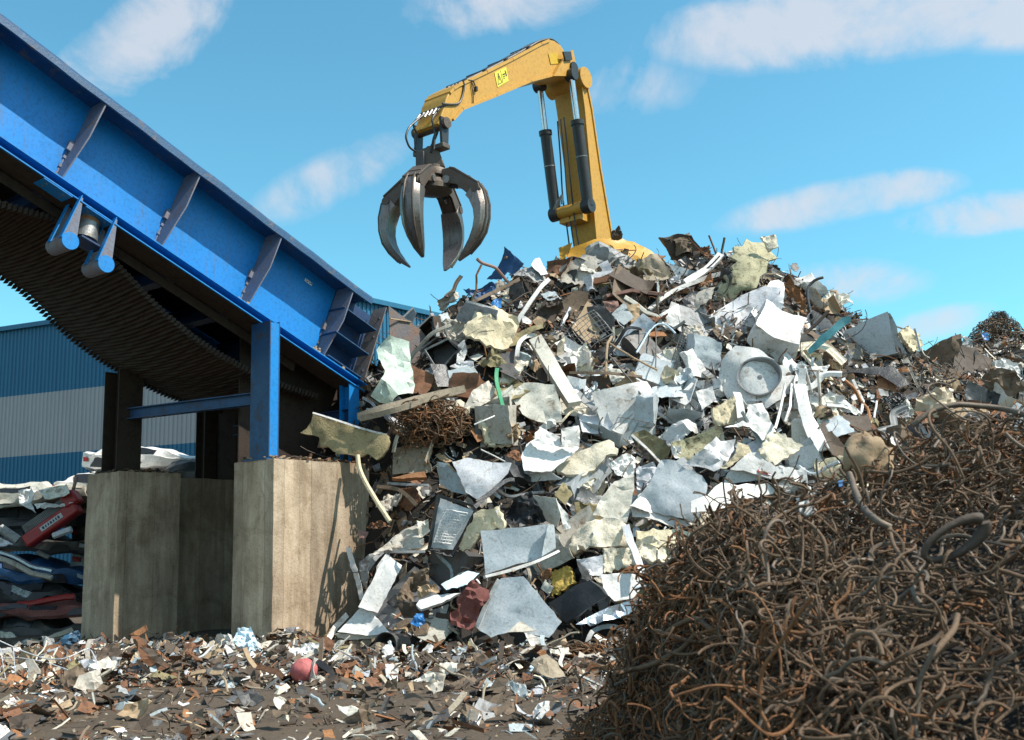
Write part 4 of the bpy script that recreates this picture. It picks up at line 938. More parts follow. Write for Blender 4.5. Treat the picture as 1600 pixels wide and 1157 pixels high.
+S f cleanwhite flared_base|-|425,505 570,675 480,682 275,672 400,545|az=5 el=28 c=.04 dy=-.1
+S f offwhite base_rim|-|265,680 560,676 480,700 340,712 275,700|az=0 el=-15 c=.02 dy=-.1
S f brown crumpled_sheet|*brown crumpled sheet|590,500 690,330 780,320 785,400 700,440 700,500|az=5 el=15 c=.11 off=.9
S f darkbrown box_remains|dark brown box remains|600,500 780,500 780,590 640,590|el=0 c=.05 off=.8
S f tan torn_piece|tan wood shavings clump|720,412 830,410 842,442 720,472|el=30 c=.15 off=1.0
S f paleblue tray|pale blue tray|850,400 1000,330 1065,340 1000,400 880,432|az=0 el=40 c=.02 off=1.0
S f cleanwhite rounded_tray|*white rounded slab|712,515 730,490 830,460 960,450 850,510 740,540|az=10 el=40 c=.02 off=1.1 t=.06
S f redbrown crumpled_tarp|*dark red crumpled tarp|940,490 1040,385 1070,420 1115,430 1120,480 1060,540 1020,650 900,620 905,560 950,540|az=-5 el=15 c=.11 off=1.2
S f blue plastic_piece|small blue plastic bowl piece|680,620 710,565 750,560 762,620 720,642|az=0 el=15 c=.1 off=1.0
S f bluewhite angular_sheet|*large angular grey-white panel|1045,640 1110,480 1185,370 1310,360 1520,610 1450,700 1250,660 1130,700|az=-12 el=12 c=.03 off=1.2 t=.02
+K f cleanwhite edge_strip|-|1050,640 1110,500 1172,375|w=24 d=.06 dy=-.08
S f beige cone_piece|small beige cone|1220,670 1290,605 1382,662|az=10 el=30 c=.02 off=1.3
B g black insulated_box|*black box with yellow insulation|20,360 200,310 240,420 60,560|az=-25 el=15 d=.4 c=.05 off=1.2 open=front
+F g yellowfoam insulation|-|40,370 150,340 200,440 60,530|az=-25 el=15 t=.1 dy=.02
+S g rustorange rusted_flap|-|-20,370 50,350 45,400 -15,430|az=-20 el=10 c=.1 dy=-.05
+S g offwhite strap|-|0,430 60,470 30,520 -20,480|az=-20 el=10 dy=-.05
B g black black_plate|*glossy black panel|30,570 290,408 395,520 130,690|az=-20 el=12 d=.12 c=.03 off=1.35
C f darkgrey bucket|*grey bucket lying on its side|545,740|r=68 d=.45 az=-25 el=-5 off=.25
S f wood wood_piece|pale splintered wood piece|340,780 440,690 490,700 400,792|az=0 el=25 off=.2 c=.02 t=.05
K f tan wire_loop|tan wire loop|235,740 330,738 400,770 455,830|w=8 r=1 off=.3
K f grey bent_rod|grey bent rod|120,575 200,630 218,685|w=9 r=1 off=.3
O f pink rubber_ball|*faded pink ball|88,885|r=72 off=.2
K f black torn_rubber|black torn rubber strip|150,830 230,880 255,935|w=36 d=.06 off=.3
B f tan carton|*flattened tan carton|170,560 280,560 320,600 240,640|az=10 el=10 d=.3 c=.04 off=.3
K f white metal_strip|white slotted strip|190,765 262,640 330,572|w=30 off=.4
S f cleanwhite plastic_sheet|*pale plastic sheet on the ground|0,745 120,730 185,740 120,800 20,832|az=5 el=35 c=.08 off=.25
S f white metal_scrap|white chip|1310,670 1440,710 1352,752|el=30 off=.6
S f darkgrey metal_scrap|dark grey curled scrap|1360,780 1440,740 1482,850 1382,832|el=20 c=.1 off=.3
S f paleblue crumpled_sheet|blue-grey crumpled sheet|1270,930 1350,840 1480,880 1502,935|el=30 c=.1 off=.25
S f offwhite torn_sheet|off-white torn sheet on the ground|680,942 780,880 880,910 862,950|el=30 c=.08 off=.2
S f grey grille_piece|small grey grille|1050,840 1100,820 1140,870 1060,880|el=40 off=.25
S k paleblue plastic_bag|*pale blue crumpled plastic bag|145,1000 165,960 205,945 245,1040 180,1050|az=0 el=15 c=.14 off=.3
S k white plastic_bag|*white crumpled plastic bag|45,1035 90,990 145,990 160,1040 60,1060|az=0 el=30 c=.13 off=.2
K k cleanwhite perforated_strip|white perforated strip|165,1142 230,1125 310,1110|w=10 d=.02 off=.1
S i rust rusted_channel|*bent rusty steel channel|1090,500 1150,500 1260,600 1500,850 1380,890 1180,700|az=10 el=15 c=.06 off=.5 t=.03
+S i rustorange channel_end|-|1085,490 1215,405 1225,450 1160,500|az=-10 el=20 c=.04
+S i rustorange torn_tip|-|1205,450 1248,565 1212,520|az=10 c=.02
+S i darkbrown channel_side|-|1160,590 1260,610 1450,770 1500,840 1300,720|az=30 el=5 c=.03 dy=-.05
K i tan curved_lath|tan curved slat|950,705 1010,750 1095,765|w=18 off=.2
S i white torn_plastic|white torn plastic|1110,670 1130,680 1180,780 1110,802|el=15 c=.12 off=.25
K i lilac bent_wire|*long pale bent wire|0,545 240,650 400,695 575,705 745,570 810,700 820,840|w=9 r=1 off=.45
K i lilac bent_wire|second pale wire|0,685 250,680 580,780 700,850|w=8 r=1 off=.4
K i lilac bent_wire|thick pale kinked wire|575,700 690,780 722,842|w=13 r=1 off=.4
K i lilac bent_wire|upright pale wire|110,590 118,700 126,830|w=7 r=1 off=.4
K i lilac bent_wire|leaning thin wire|0,600 20,720 42,860|w=6 r=1 off=.35
S i beige foam_chunk|*beige rounded slab standing on edge|240,700 270,690 330,790 310,882 220,882|az=5 el=15 c=.02 off=.3 t=.05
S i beige foam_chunk|beige rounded slab|130,740 170,740 220,790 190,862 130,852|az=5 el=15 c=.02 off=.3 t=.05
S i white bent_sheet|white panel in the corner|0,610 90,600 120,700 110,762 0,762|az=10 el=15 c=.05 off=.35
S i lilac clear_sheet|*translucent sheet over yellow foam|245,320 390,275 430,340 290,500 260,480|az=-10 el=20 c=.05 off=.4
F i creamfoam yellow_foam|*pale yellow foam piece|300,380 420,330 510,390 500,470 350,510|az=5 el=25 off=.45
S i offwhite crumpled_sheet|*ivory crumpled sheet|-20,340 230,330 270,500 150,520 100,420 -10,430|az=5 el=25 c=.08 off=.3
S i offwhite crumpled_sheet|ivory low sheet|-20,460 100,470 150,520 0,545|az=5 el=30 c=.08 off=.35
K i paper cloth_strip|cream cloth strip|290,560 400,530 600,450|w=42 d=.05 off=.35
S i bluefoil crumpled_foil|*dark blue crumpled sheet|380,600 520,500 660,460 670,520 600,600 450,650|az=0 el=20 c=.12 off=.4
K i grey bent_framing|grey bent frame|105,300 110,265 350,240 580,228|w=26 off=.5
S i offwhite pale_sheet|pale panel by the shaded block|590,270 660,240 668,340 580,372|az=-5 el=15 c=.06 off=.4
S i bluefoil crumpled_foil|small dark blue foil|840,690 900,640 970,650 900,700|el=25 c=.1 off=.15
S i lilac curved_sheet|pale curved sheet on the ground|620,730 720,700 840,720 800,850 720,850|az=0 el=30 c=.08 off=.2
S g foil crumpled_foil|*shiny crumpled foil|200,700 300,640 440,590 560,550 620,580 500,650 300,700|az=5 el=30 c=.10 off=.9
S g foil crumpled_foil|shiny foil beside the wire heap|590,780 640,690 700,740 680,832|az=5 el=20 c=.12 off=.7
K g grey plastic_ring|*grey plastic ring|270,835 280,750 400,700 520,740 540,842|w=28 off=.7
K g grey steel_pipe|*grey steel pipe|580,935 640,850 725,755|w=22 r=1 off=.9
K g paleblue thin_bar|pale blue bar|558,482 660,460 765,436|w=16 r=1 off=1.2
T g rod_orange shaving_tangle|*orange-brown shavings|240,900|rx=150 ry=55 n=160 w=3 off=.4
S g paleblue plastic_sheet|clear plastic scrap|330,840 440,780 402,850|el=25 c=.1 off=.75
'''
REL = {}
heroes = []
def px2(fr, s):
    x0, y0, k = FRM[fr]; return [(x0+float(a.split(',')[0])/k, y0+float(a.split(',')[1])/k) for a in s.split()]
def smoothpts(q, it=3, dens=4):
    q = np.array(q, float); t = np.linspace(0, len(q)-1, (len(q)-1)*dens+1); Q = np.stack([np.interp(t, range(len(q)), q[:, i]) for i in range(q.shape[1])], 1)
    for _ in range(it): Q[1:-1] = (Q[:-2]+2*Q[1:-1]+Q[2:])/4
    return Q
def tangle(mb, c, rx, ry, rz, n, r, seed, mats=1, ln=(.25, .7), bow=.5):
    rg = np.random.default_rng(seed); rr = random.Random(seed)
    for _ in range(n):
        p = rg.normal(size=3); p /= np.linalg.norm(p); p *= rr.random()**.25; p = p*np.array([rx, rz, ry])
        d = nrm(rg.normal(size=3)*[1, .6, .8]); k = rg.normal(size=3)*bow*4; pts = [p]; l = rr.uniform(*ln); s = l/9
        for _i in range(9):
            d = nrm(d+np.cross(k, d)*s+rg.normal(size=3)*.12); q = pts[-1]+d*s
            e = np.linalg.norm(q/np.array([rx, rz, ry])*.93)
            if e > 1: d = nrm(d-nrm(q)*.9)
            pts.append(q)
        mb.tube(c+np.array(pts), r*rr.uniform(.6, 1.2), 4, rr.randrange(mats), cap=False)
    return mb
seed = 100; cur = None
for ln in HERO.strip().split('\n'):
    seed += 1
    head, text, pts, opts = (ln.split('|')+[''])[:4]
    hs = head.split(); child = hs[0][0] == '+'; ty = hs[0].lstrip('+'); fr, mat, name = hs[1:4]
    o = dict(az=0., el=20., c=.05, off=None, t=.012, dy=0., w=20., d=None, r=0, s=20., f=0., rx=50, ry=50, n=100, open='')
    for kv in opts.split():
        k, v = kv.split('='); o[k] = v if k == 'open' else float(v)
    P = px2(fr, pts); k = FRM[fr][2]; cen = np.mean(P, 0)
    if child:
        Yc = cur['Y']+o['dy']; 
        if o['dy'] == 0: Yc -= .03
    else:
        Yc = hit(*cen)-(o['off'] if o['off'] is not None else .4)
        yh = hit(*cen); ph = U(cen[0], cen[1], yh)
        if ph[2] < .5 and yh < 21.5:                 # lies on the open ground: stand it on its lowest edge
            vb = max(p[1] for p in P)+(o['r']/k if ty in 'CO' else 0); Yc = min(Yc, hit(cen[0], vb-3)-.05)
            if ty == 'K': o['off'] = max(.15, yh-Yc)
    S_ = Yc/F                      # metres per photo pixel
    n = nvec(o['az']+rnd.gauss(0, 4)*(not child), o['el']+rnd.gauss(0, 3)*(not child)); c0 = U(cen[0], cen[1], Yc); par = cur['o'] if child else None
    mb = MB(); sm = 28
    if ty in 'SLF':
        if child and ty == 'S' and False: pass
        q = [onp(u, v, c0, n) for u, v in P]
        foam = ty == 'F'
        sheet_mesh(mb, q, c0, n, o['c'], max(o['t'], .07) if foam and o['t'] == .012 else o['t'], seed, 0, .016 if not foam else .07, .05 if foam else 0, [(R(o['f']), .12, 1.0)] if o['f'] else None)
        if foam: sm = 60
    elif ty == 'B':
        q = [onp(u, v, c0, n) for u, v in P]
        boxshell(mb, q, n, o['d'], o['c'], seed, 0, o['open'])
    elif ty == 'K':
        if child: q = [U(u, v, Yc) for u, v in P]
        else:
            ys = [hit(u, v) for u, v in P]; ym = np.median(ys); off_ = o['off'] if o['off'] is not None else .4
            q = [U(u, v, min(max(y, ym-.5), ym+.5)-off_) for (u, v), y in zip(P, ys)]; Yc = ym-off_
        w = o['w']/k*Yc/F; d = o['d'] or min(.03, w*.5)
        straight = len(P) <= 3 or name in ('door_gasket', 'crate_frame', 'box_rim')
        Q = smoothpts(q, 0 if straight else 3, 3)
        if o['r']:
            Q = Q+np.array([noise.noise_vector(Vector(p*3)) for p in Q])*.012
            mb.tube(Q, w/2, 8)
        else:
            secs = []; T = np.gradient(Q, axis=0)
            for i, p in enumerate(Q):
                t = nrm(T[i]); vd = nrm(p-CAM); tw = .35*math.sin(i*.35+seed)+.25
                sd = nrm(np.cross(t, vd)); up = nrm(np.cross(sd, t)); a = sd*math.cos(tw)+up*math.sin(tw); b = np.cross(a, t)
                ww = w*(1+.12*noise.noise(Vector(p*4))); j = np.array(noise.noise_vector(Vector(p*5)))*w*.12
                secs.append([p+j+a*ww/2+b*d/2, p+j-a*ww/2+b*d/2, p+j-a*ww/2-b*d/2, p+j+a*ww/2-b*d/2])
            mb.loft(secs)
    elif ty == 'M':
        q = [onp(u, v, c0, n) for u, v in P[:4]]; 
        A_, B_, C_, D_ = q; lw = np.linalg.norm(B_-A_); lh = np.linalg.norm(D_-A_); sp = o['s']/k*S_; rs = random.Random(seed); o1 = rs.random()*9
        def qp(s, w):
            p = (A_*(1-s)+B_*s)*(1-w)+(D_*(1-s)+C_*s)*w
            return p+n*(.22*min(lw, lh)*math.sin(math.pi*s)+.14*min(lw, lh)*noise.noise(Vector((s*2, w*2, o1))))+np.array(noise.noise_vector(Vector((s*3, w*3, o1))))*.03
        for i in range(int(lw/sp)+1):
            s = i/(int(lw/sp)); mb.tube([qp(s, w) for w in np.linspace(0, 1, 10)], .006, 4, cap=False)
        for i in range(int(lh/sp)+1):
            w = i/(int(lh/sp)); mb.tube([qp(s, w) for s in np.linspace(0, 1, 10)], .006, 4, cap=False)
        rim = [qp(*p) for p in [(0, 0), (.5, 0), (1, 0), (1, .5), (1, 1), (.5, 1), (0, 1), (0, .5), (0, 0)]]; mb.tube(rim, .012, 6)
    elif ty == 'T':
        tangle(mb, c0, o['rx']/k*S_, o['ry']/k*S_, min(o['rx'], o['ry'])/k*S_*.8, int(o['n']), o['w']/k*S_*1.6, seed, 2 if 'rod' in mat else 1)
        if 'rod' in mat: mat = [mat, 'rod_brown']
    elif ty == 'C':          # open drum or bucket: wall, inner bottom, rim
        r_ = o['r']/k*S_; d = o['d']; e1 = nrm(np.cross([0, 0, 1.], n)); e2 = np.cross(n, e1); m_ = 36
        def ring(r, z, wob=.03): return [c0+(e1*math.cos(a)*(1+wob*math.sin(2*a+1))+e2*math.sin(a)*(1+wob*math.sin(3*a)))*r+n*z for a in np.linspace(0, 2*math.pi, m_, endpoint=False)]
        mb.loft([ring(r_*.86, -d), ring(r_*.97, -.02), ring(r_*1.03, 0), ring(r_*1.03, .025), ring(r_*.96, .02), ring(r_*.90, -.05), ring(r_*.84, -d*.55), ring(r_*.45, -d*.5), ring(r_*.16, -d*.45), ring(r_*.14, -d*.2), ring(r_*.05, -d*.18)])
    elif ty == 'O':
        r_ = o['r']/k*S_; m_, l_ = 28, 16
        mb.loft([[c0+np.array([math.cos(a)*math.sin(b), math.sin(a)*math.sin(b), math.cos(b)*.92])*r_*(1+.05*noise.noise(Vector((math.cos(a)*2, math.sin(a)*2, b*2)))) for a in np.linspace(0, 2*math.pi, m_, endpoint=False)] for b in np.linspace(.05, math.pi-.05, l_)]); sm = 80
    elif ty == 'X':          # small print on a label
        a = np.array(P[0]); b = np.array(P[1])
        for i in range(7):
            f = .08+i*.125; u, v = a+(b-a)*f; q = onp(u, v, c0, n); g_ = nrm(onp(b[0], b[1], c0, n)-onp(a[0], a[1], c0, n)); mb.frame(q, [g_, np.cross(g_, n), n], (.028+.012*(i % 2), .02, .004))
    if mb.n == 0: continue
    ob = mb.build(name, mat, par, sm)
    if child: continue
    major = text[0] == '*'; text = text.lstrip('*'); cat = ' '.join(name.split('_')[-2:])
    pp = np.array(P); cur = dict(rx=max(np.ptp(pp[:, 0])/2, 8) if ty not in 'TCO' else 30, ry=max(np.ptp(pp[:, 1])/2, 8) if ty not in 'TCO' else 30, big=ty not in 'KT', o=ob, Y=Yc, u=cen[0], v=cen[1], text=text, major=major, n=n); heroes.append(cur)
    tag(ob, None, cat)
majors = [h for h in heroes if h['major']]
used_labels = {}
def relation(u, v, me=None, skip=0):
    c = sorted((h for h in majors if h is not me), key=lambda h: (h['u']-u)**2+(h['v']-v)**2)[skip]
    du, dv = u-c['u'], v-c['v']
    if abs(du) > 1.4*abs(dv): w = 'right of' if du > 0 else 'left of'
    elif abs(dv) > 1.4*abs(du): w = 'below' if dv > 0 else 'above'
    else: w = ('lower right of' if du > 0 else 'lower left of') if dv > 0 else ('upper right of' if du > 0 else 'upper left of')
    return w+' the '+c['text']
def setlabel(ob, text, u, v, me=None):
    for sk in range(6):
        l = text+', '+relation(u, v, me, sk); 
        if len(l.split()) > 16: l = ' '.join(l.split()[:16])
        if l not in used_labels: used_labels[l] = ob; ob['label'] = l; return True
    return False
for h in heroes: setlabel(h['o'], h['text'], h['u'], h['v'], h)
# ================================================================ medium pieces (each one its own object)
def white_zone(x, z):
    return math.exp(-((x-3.2)/3.1)**2-((z-3.9)/2.2)**2)*1.4
W_M = ['white', 'cleanwhite', 'bluewhite', 'lilac', 'creamfoam', 'offwhite', 'foam', 'greyblue', 'white', 'bluewhite', 'beige']
D_M = ['brown', 'brown', 'darkbrown', 'rust', 'grey', 'grey', 'darkgrey', 'rust', 'beige', 'tan', 'darkbrown', 'darkbrown', 'olive', 'greyblue', 'steel', 'rustorange', 'offwhite', 'lilac', 'darkgrey', 'wood', 'black']
CN_ = dict(white='white', cleanwhite='clean white', bluewhite='pale blue', lilac='lilac-grey', creamfoam='cream foam', offwhite='off-white', foam='yellowish foam', greyblue='blue-grey', beige='beige', brown='brown', grey='grey', darkgrey='dark grey', rust='rusty', tan='tan', darkbrown='dark brown', olive='olive', steel='bare steel', rustorange='orange rusty', paper='paper-brown', black='black', wood='weathered')
def surfn(x, y):
    e = .25; g = np.array([-(HH(x+e, y)-HH(x-e, y))/(2*e), -(HH(x, y+e)-HH(x, y-e))/(2*e), 1.]); return nrm(g)
SHP = ['curled scrap', 'torn sheet', 'bent flap', 'crumpled piece', 'folded offcut']
NM = ['curled_scrap', 'torn_sheet', 'bent_flap', 'crumpled_piece', 'folded_offcut']
count = 0; tries = 0
while count < 520 and tries < 16000:
    tries += 1
    y = rnd.uniform(16.6, 26.5); x = rnd.uniform(-4.6, 13.)
    if count > 330: x = rnd.gauss(3.2, 2.2); y = rnd.uniform(17.2, 23)
    z = HH(x, y)
    if z < .35 and rnd.random() < .7: continue
    u, v = proj((x, y, z))
    if u < 480 or u > 1620: continue
    if u < 580 and v > 700: continue
    if v > 1000: continue
    if rnd.random() < .92 and any(h['big'] and ((u-h['u'])/(h['rx']*.95+4))**2+((v-h['v'])/(h['ry']*.95+12))**2 < 1 for h in heroes): continue
    # the wire heap hides the lower right
    if v > 1.02*(1060-(u-1000)*.75) and u > 1000 and v > 720: continue
    wz = white_zone(x, z); mats = W_M if rnd.random() < wz else D_M; mat = rnd.choice(mats)
    n = surfn(x, y); n = nrm(n+np.array([rnd.gauss(0, .5), -.35+rnd.gauss(0, .45), rnd.gauss(0, .35)]))
    if n[1] > -.1: n[1] = -.25; n = nrm(n)
    c0 = np.array([x, y, z])+surfn(x, y)*rnd.uniform(.05, .4); s = rnd.choice((.18, .24, .28, .34, .42, .5))*(1.35 if mat in W_M and rnd.random() < wz*.7 else 1.)
    seed += 1; mb = MB(); kd = rnd.random(); kd = kd if rnd.random() < wz+.25 else .3+.7*kd; kd = .9 if wz > .6 and rnd.random() < .2 else kd
    e1 = nrm(np.cross([0, 0, 1.], n)); e2 = np.cross(n, e1); a0 = rnd.uniform(0, 6.28)
    f1 = e1*math.cos(a0)+e2*math.sin(a0); f2 = np.cross(n, f1)
    if kd < .36:                   # bent rectangular panel, edges still straight
        w, h = s*rnd.uniform(.8, 1.3), s*rnd.uniform(.45, .9)
        q = [c0+f1*w*a+f2*h*b for a, b in ((-1, -1), (-.2, -1.03), (1, -.95), (1.02, .9), (rnd.uniform(-.3, .5), rnd.uniform(.7, 1.1)), (-.95, 1))]
        foam = 'foam' in mat; fl = [(math.atan2(0, 1)+rnd.gauss(0, .25), rnd.uniform(.0, .3), rnd.choice((-1, 1))*rnd.uniform(.5, 1.7))]
        if rnd.random() < .5: fl.append((math.pi/2+rnd.gauss(0, .3), rnd.uniform(.08, .25), rnd.choice((-1, 1))*rnd.uniform(.5, 1.6)))
        sheet_mesh(mb, q, c0, n, rnd.choice((.015, .025, .045)), .05 if foam else .014, seed, 0, .008, .03 if foam else 0, fl); nm, sh = 'bent_sheet_metal', 'bent rectangular sheet'
        if foam: nm, sh = 'foam_chunk', 'chunk'
    elif kd < .66:
        asp = rnd.uniform(.45, 1.); kk = rnd.choice((4, 4, 5, 6)); foam = 'foam' in mat
        q = [c0+f1*s*math.cos(b)*rnd.uniform(.75, 1.25)+f2*s*asp*math.sin(b)*rnd.uniform(.75, 1.25) for b in np.linspace(0, 2*math.pi, kk, endpoint=False)+rnd.random()]
        sheet_mesh(mb, q, c0, n, rnd.choice((.04, .07, .1)), .05 if foam else .012, seed, 0, .05, .03 if foam else 0); i_ = rnd.randrange(5); nm, sh = NM[i_], SHP[i_]
        if foam: nm, sh = 'foam_chunk', 'chunk'
    elif kd < .84:
        l = s*rnd.uniform(1.6, 3.6); w = s*rnd.uniform(.12, .34)
        Q = smoothpts([c0+f1*l*(t-.5)+f2*rnd.gauss(0, .09)*l+n*rnd.gauss(0, .07)*l for t in np.linspace(0, 1, 5)], 3, 4)
        if rnd.random() < .45: mb.tube(Q, w*.22, 7); nm, sh = 'bent_tube', 'bent tube'
        else:
            T_ = np.gradient(Q, axis=0); secs = []
            for i, p in enumerate(Q):
                t = nrm(T_[i]); a = nrm(np.cross(t, n))*w*.5; b = nrm(np.cross(a, t)); secs.append([p+a+b*.015, p+a*.1+b*.05*(1 if seed % 2 else -.4), p-a+b*.015, p-a-b*.01, p+b*.02, p+a-b*.01])
            mb.loft(secs); nm, sh = 'metal_strip', 'metal strip'
    else:
        w, h = s*rnd.uniform(.6, 1.1), s*rnd.uniform(.4, .9); q = [c0-f1*w-f2*h, c0+f1*w-f2*h*.9, c0+f1*w*.9+f2*h, c0-f1*w+f2*h]
        op = rnd.choice(('', 'front', 'right')); boxshell(mb, q, n, s*rnd.uniform(.4, 1.), .04, seed, 0, op, 5); nm, sh = 'crushed_box', 'crushed box'
    if mb.n == 0: continue
    size = 'small' if s < .21 else ('medium' if s < .3 else 'larger')
    ob = mb.build(nm, mat, None, 30)
    if not setlabel(ob, size+' '+CN_[mat]+' '+sh, u, v):
        bpy.data.objects.remove(ob); continue
    tag(ob, None, 'metal scrap' if nm != 'foam_chunk' else 'foam chunk', 'pieces of sheet scrap on the heap'); count += 1
print('medium', count)
# ================================================================ countless fragments: stuff
def frag_field(name, mats, samples, label):
    """samples: list of (p, n, size, mat index, kind)"""
    V = []; Fc = []; Mi = []; k0 = 0
    for p, n, s, mi, kd in samples:
        e1 = nrm(np.cross([.3, .2, 1.], n)); e2 = np.cross(n, e1); a = rnd.uniform(0, 6.28); f1 = e1*math.cos(a)+e2*math.sin(a); f2 = np.cross(n, f1)
        if kd == 0:      # bent chip
            w = s*rnd.uniform(.35, .9); b = s*rnd.uniform(-.5, .5); b2 = s*rnd.uniform(-.4, .4)
            vs = [p-f1*s-f2*w+n*b, p-f1*s*.9+f2*w+n*(b+b2), p-f2*w*.9, p+f2*w*1.1+n*b2*.4, p+f1*s*.8-f2*w+n*b*.7, p+f1*s+f2*w*.7+n*b2]
            fs = [(0, 2, 3, 1), (2, 4, 5, 3)]
        elif kd == 1:    # strip / splinter
            l = s*rnd.uniform(1.5, 3.5); w = s*rnd.uniform(.06, .16); bz = n*s*rnd.uniform(-.4, .5); bx_ = f2*s*rnd.uniform(-.5, .5)
            vs = []
            for t in (-1, -.33, .33, 1):
                q = p+f1*l*t*.5+(bz+bx_)*(1-t*t); vs += [q-f2*w, q+f2*w, q+n*w*1.4]
            fs = [(3*i+j, 3*i+(j+1) % 3, 3*i+3+(j+1) % 3, 3*i+3+j) for i in range(3) for j in range(3)]
        elif kd == 2:    # block
            h = [s*rnd.uniform(.3, .8), s*rnd.uniform(.2, .6), s*rnd.uniform(.1, .45)]
            vs = [p+f1*h[0]*i*rnd.uniform(.7, 1.1)+f2*h[1]*j*rnd.uniform(.7, 1.1)+n*h[2]*m*rnd.uniform(.7, 1.1) for i in (-1, 1) for j in (-1, 1) for m in (-1, 1)]
            fs = [(0, 1, 3, 2), (4, 6, 7, 5), (0, 4, 5, 1), (2, 3, 7, 6), (0, 2, 6, 4), (1, 5, 7, 3)]
        else:            # L-shaped angle
            l = s*rnd.uniform(.8, 1.8); w = s*rnd.uniform(.15, .35)
            vs = [p-f1*l-f2*w, p-f1*l, p-f1*l+n*w, p+f1*l-f2*w, p+f1*l, p+f1*l+n*w]; fs = [(0, 3, 4, 1), (1, 4, 5, 2)]
        V += vs; Fc += [tuple(i+k0 for i in f) for f in fs]; Mi += [mi]*len(fs); k0 += len(vs)
    mb = MB(); mb.v = [np.array(V)]; mb.f = Fc; mb.m = Mi; mb.n = k0
    o = mb.build(name, mats, None, 0); return tag(o, label, kind='stuff')
FM = ['white', 'bluewhite', 'offwhite', 'creamfoam', 'lilac', 'greyblue', 'grey', 'darkgrey', 'brown', 'rust', 'tan', 'darkbrown', 'rustorange', 'beige', 'black', 'steel', 'wood', 'blue']
wi = [0, 0, 1, 1, 2, 3, 3, 4, 5, 6, 8, 7, 13, 15]; di = [6, 7, 7, 8, 8, 9, 10, 11, 11, 12, 13, 14, 15, 16, 9, 11, 8, 6, 2, 7, 4, 10]
sm_ = []
for _ in range(30000):
    y = rnd.uniform(16.4, 28.); x = rnd.uniform(-5., 16.); z = HH(x, y)
    if z < .25: continue
    big = rnd.random(); s = .03+.15*big**2.6
    n = nrm(surfn(x, y)+np.array([rnd.gauss(0, .7), rnd.gauss(0, .6)-.2, rnd.gauss(0, .6)]))
    wz = white_zone(x, z); mi = rnd.choice(wi) if rnd.random() < wz*.5 else rnd.choice(di)
    kd = rnd.choices((0, 1, 2, 3), (.42, .34, .08, .16))[0]
    sm_.append((np.array([x, y, z])+surfn(x, y)*rnd.uniform(0, .15), n, s, mi, kd))
frag_field('scrap_fragments', FM, sm_, 'countless small torn metal and plastic fragments filling the gaps of the big heap')
sm_ = []; gi = [13, 10, 11, 16, 8, 11, 9, 11, 8, 8, 11, 8, 8, 9, 7, 11, 12, 9, 2, 4, 6, 7, 7, 9, 11, 11, 12, 5, 3, 8, 11, 14, 15, 13]
for _ in range(30000):
    y = 9.3+11.5*rnd.random()**.9 if rnd.random() < .45 else rnd.uniform(13.4, 18.6); x = rnd.uniform(-.62*y, .35*y)
    if y > 16.8 and x > -2.6: continue
    if noise.noise(Vector((x*.7, y*.7, 9)))+.5 < rnd.random()*(.7 if y < 13.4 else .35): continue
    s = .013+.13*rnd.random()**3.2
    n = nrm([rnd.gauss(0, .55), rnd.gauss(0, .55)-.15, 1.]); hpile = max(0, noise.noise(Vector((x*.9, y*.9, 4))))*.36
    kd = rnd.choices((0, 1, 2, 3), (.46, .28, .12, .14))[0]
    sm_.append((np.array([x, y, gz(x, y)+rnd.random()*(.05+hpile)]), n, s, rnd.choice(gi), kd))
frag_field('ground_litter', FM, sm_, 'countless small scraps of metal, wood and plastic littering the ground')
# thin wires and rods poking out everywhere
mb = MB()
for _ in range(2400):
    y = rnd.uniform(17., 27.); x = rnd.uniform(-4.5, 14.); z = HH(x, y)
    if z < .3: continue
    p = np.array([x, y, z])+surfn(x, y)*rnd.uniform(0, .25); d = nrm([rnd.gauss(0, 1), rnd.gauss(0, .5), rnd.gauss(0, .7)]); l = rnd.uniform(.25, 1.1)*(.6 if rnd.random() < .7 else 1); k = np.array([rnd.gauss(0, 1.3) for _ in range(3)])
    pts = [p]
    for i in range(6): d = nrm(d+np.cross(k, d)*l/6+rng.normal(size=3)*.08); pts.append(pts[-1]+d*l/6)
    mb.tube(pts, rnd.choice((.005, .007, .01, .014)), 4, rnd.choice((0, 0, 1, 2, 3, 3)), cap=False)
tag(mb.build('loose_wires', ['rod_brown', 'rod_orange', 'rod_grey', 'darkgrey']), 'countless thin loose wires and rods sticking out of the heap', kind='stuff')
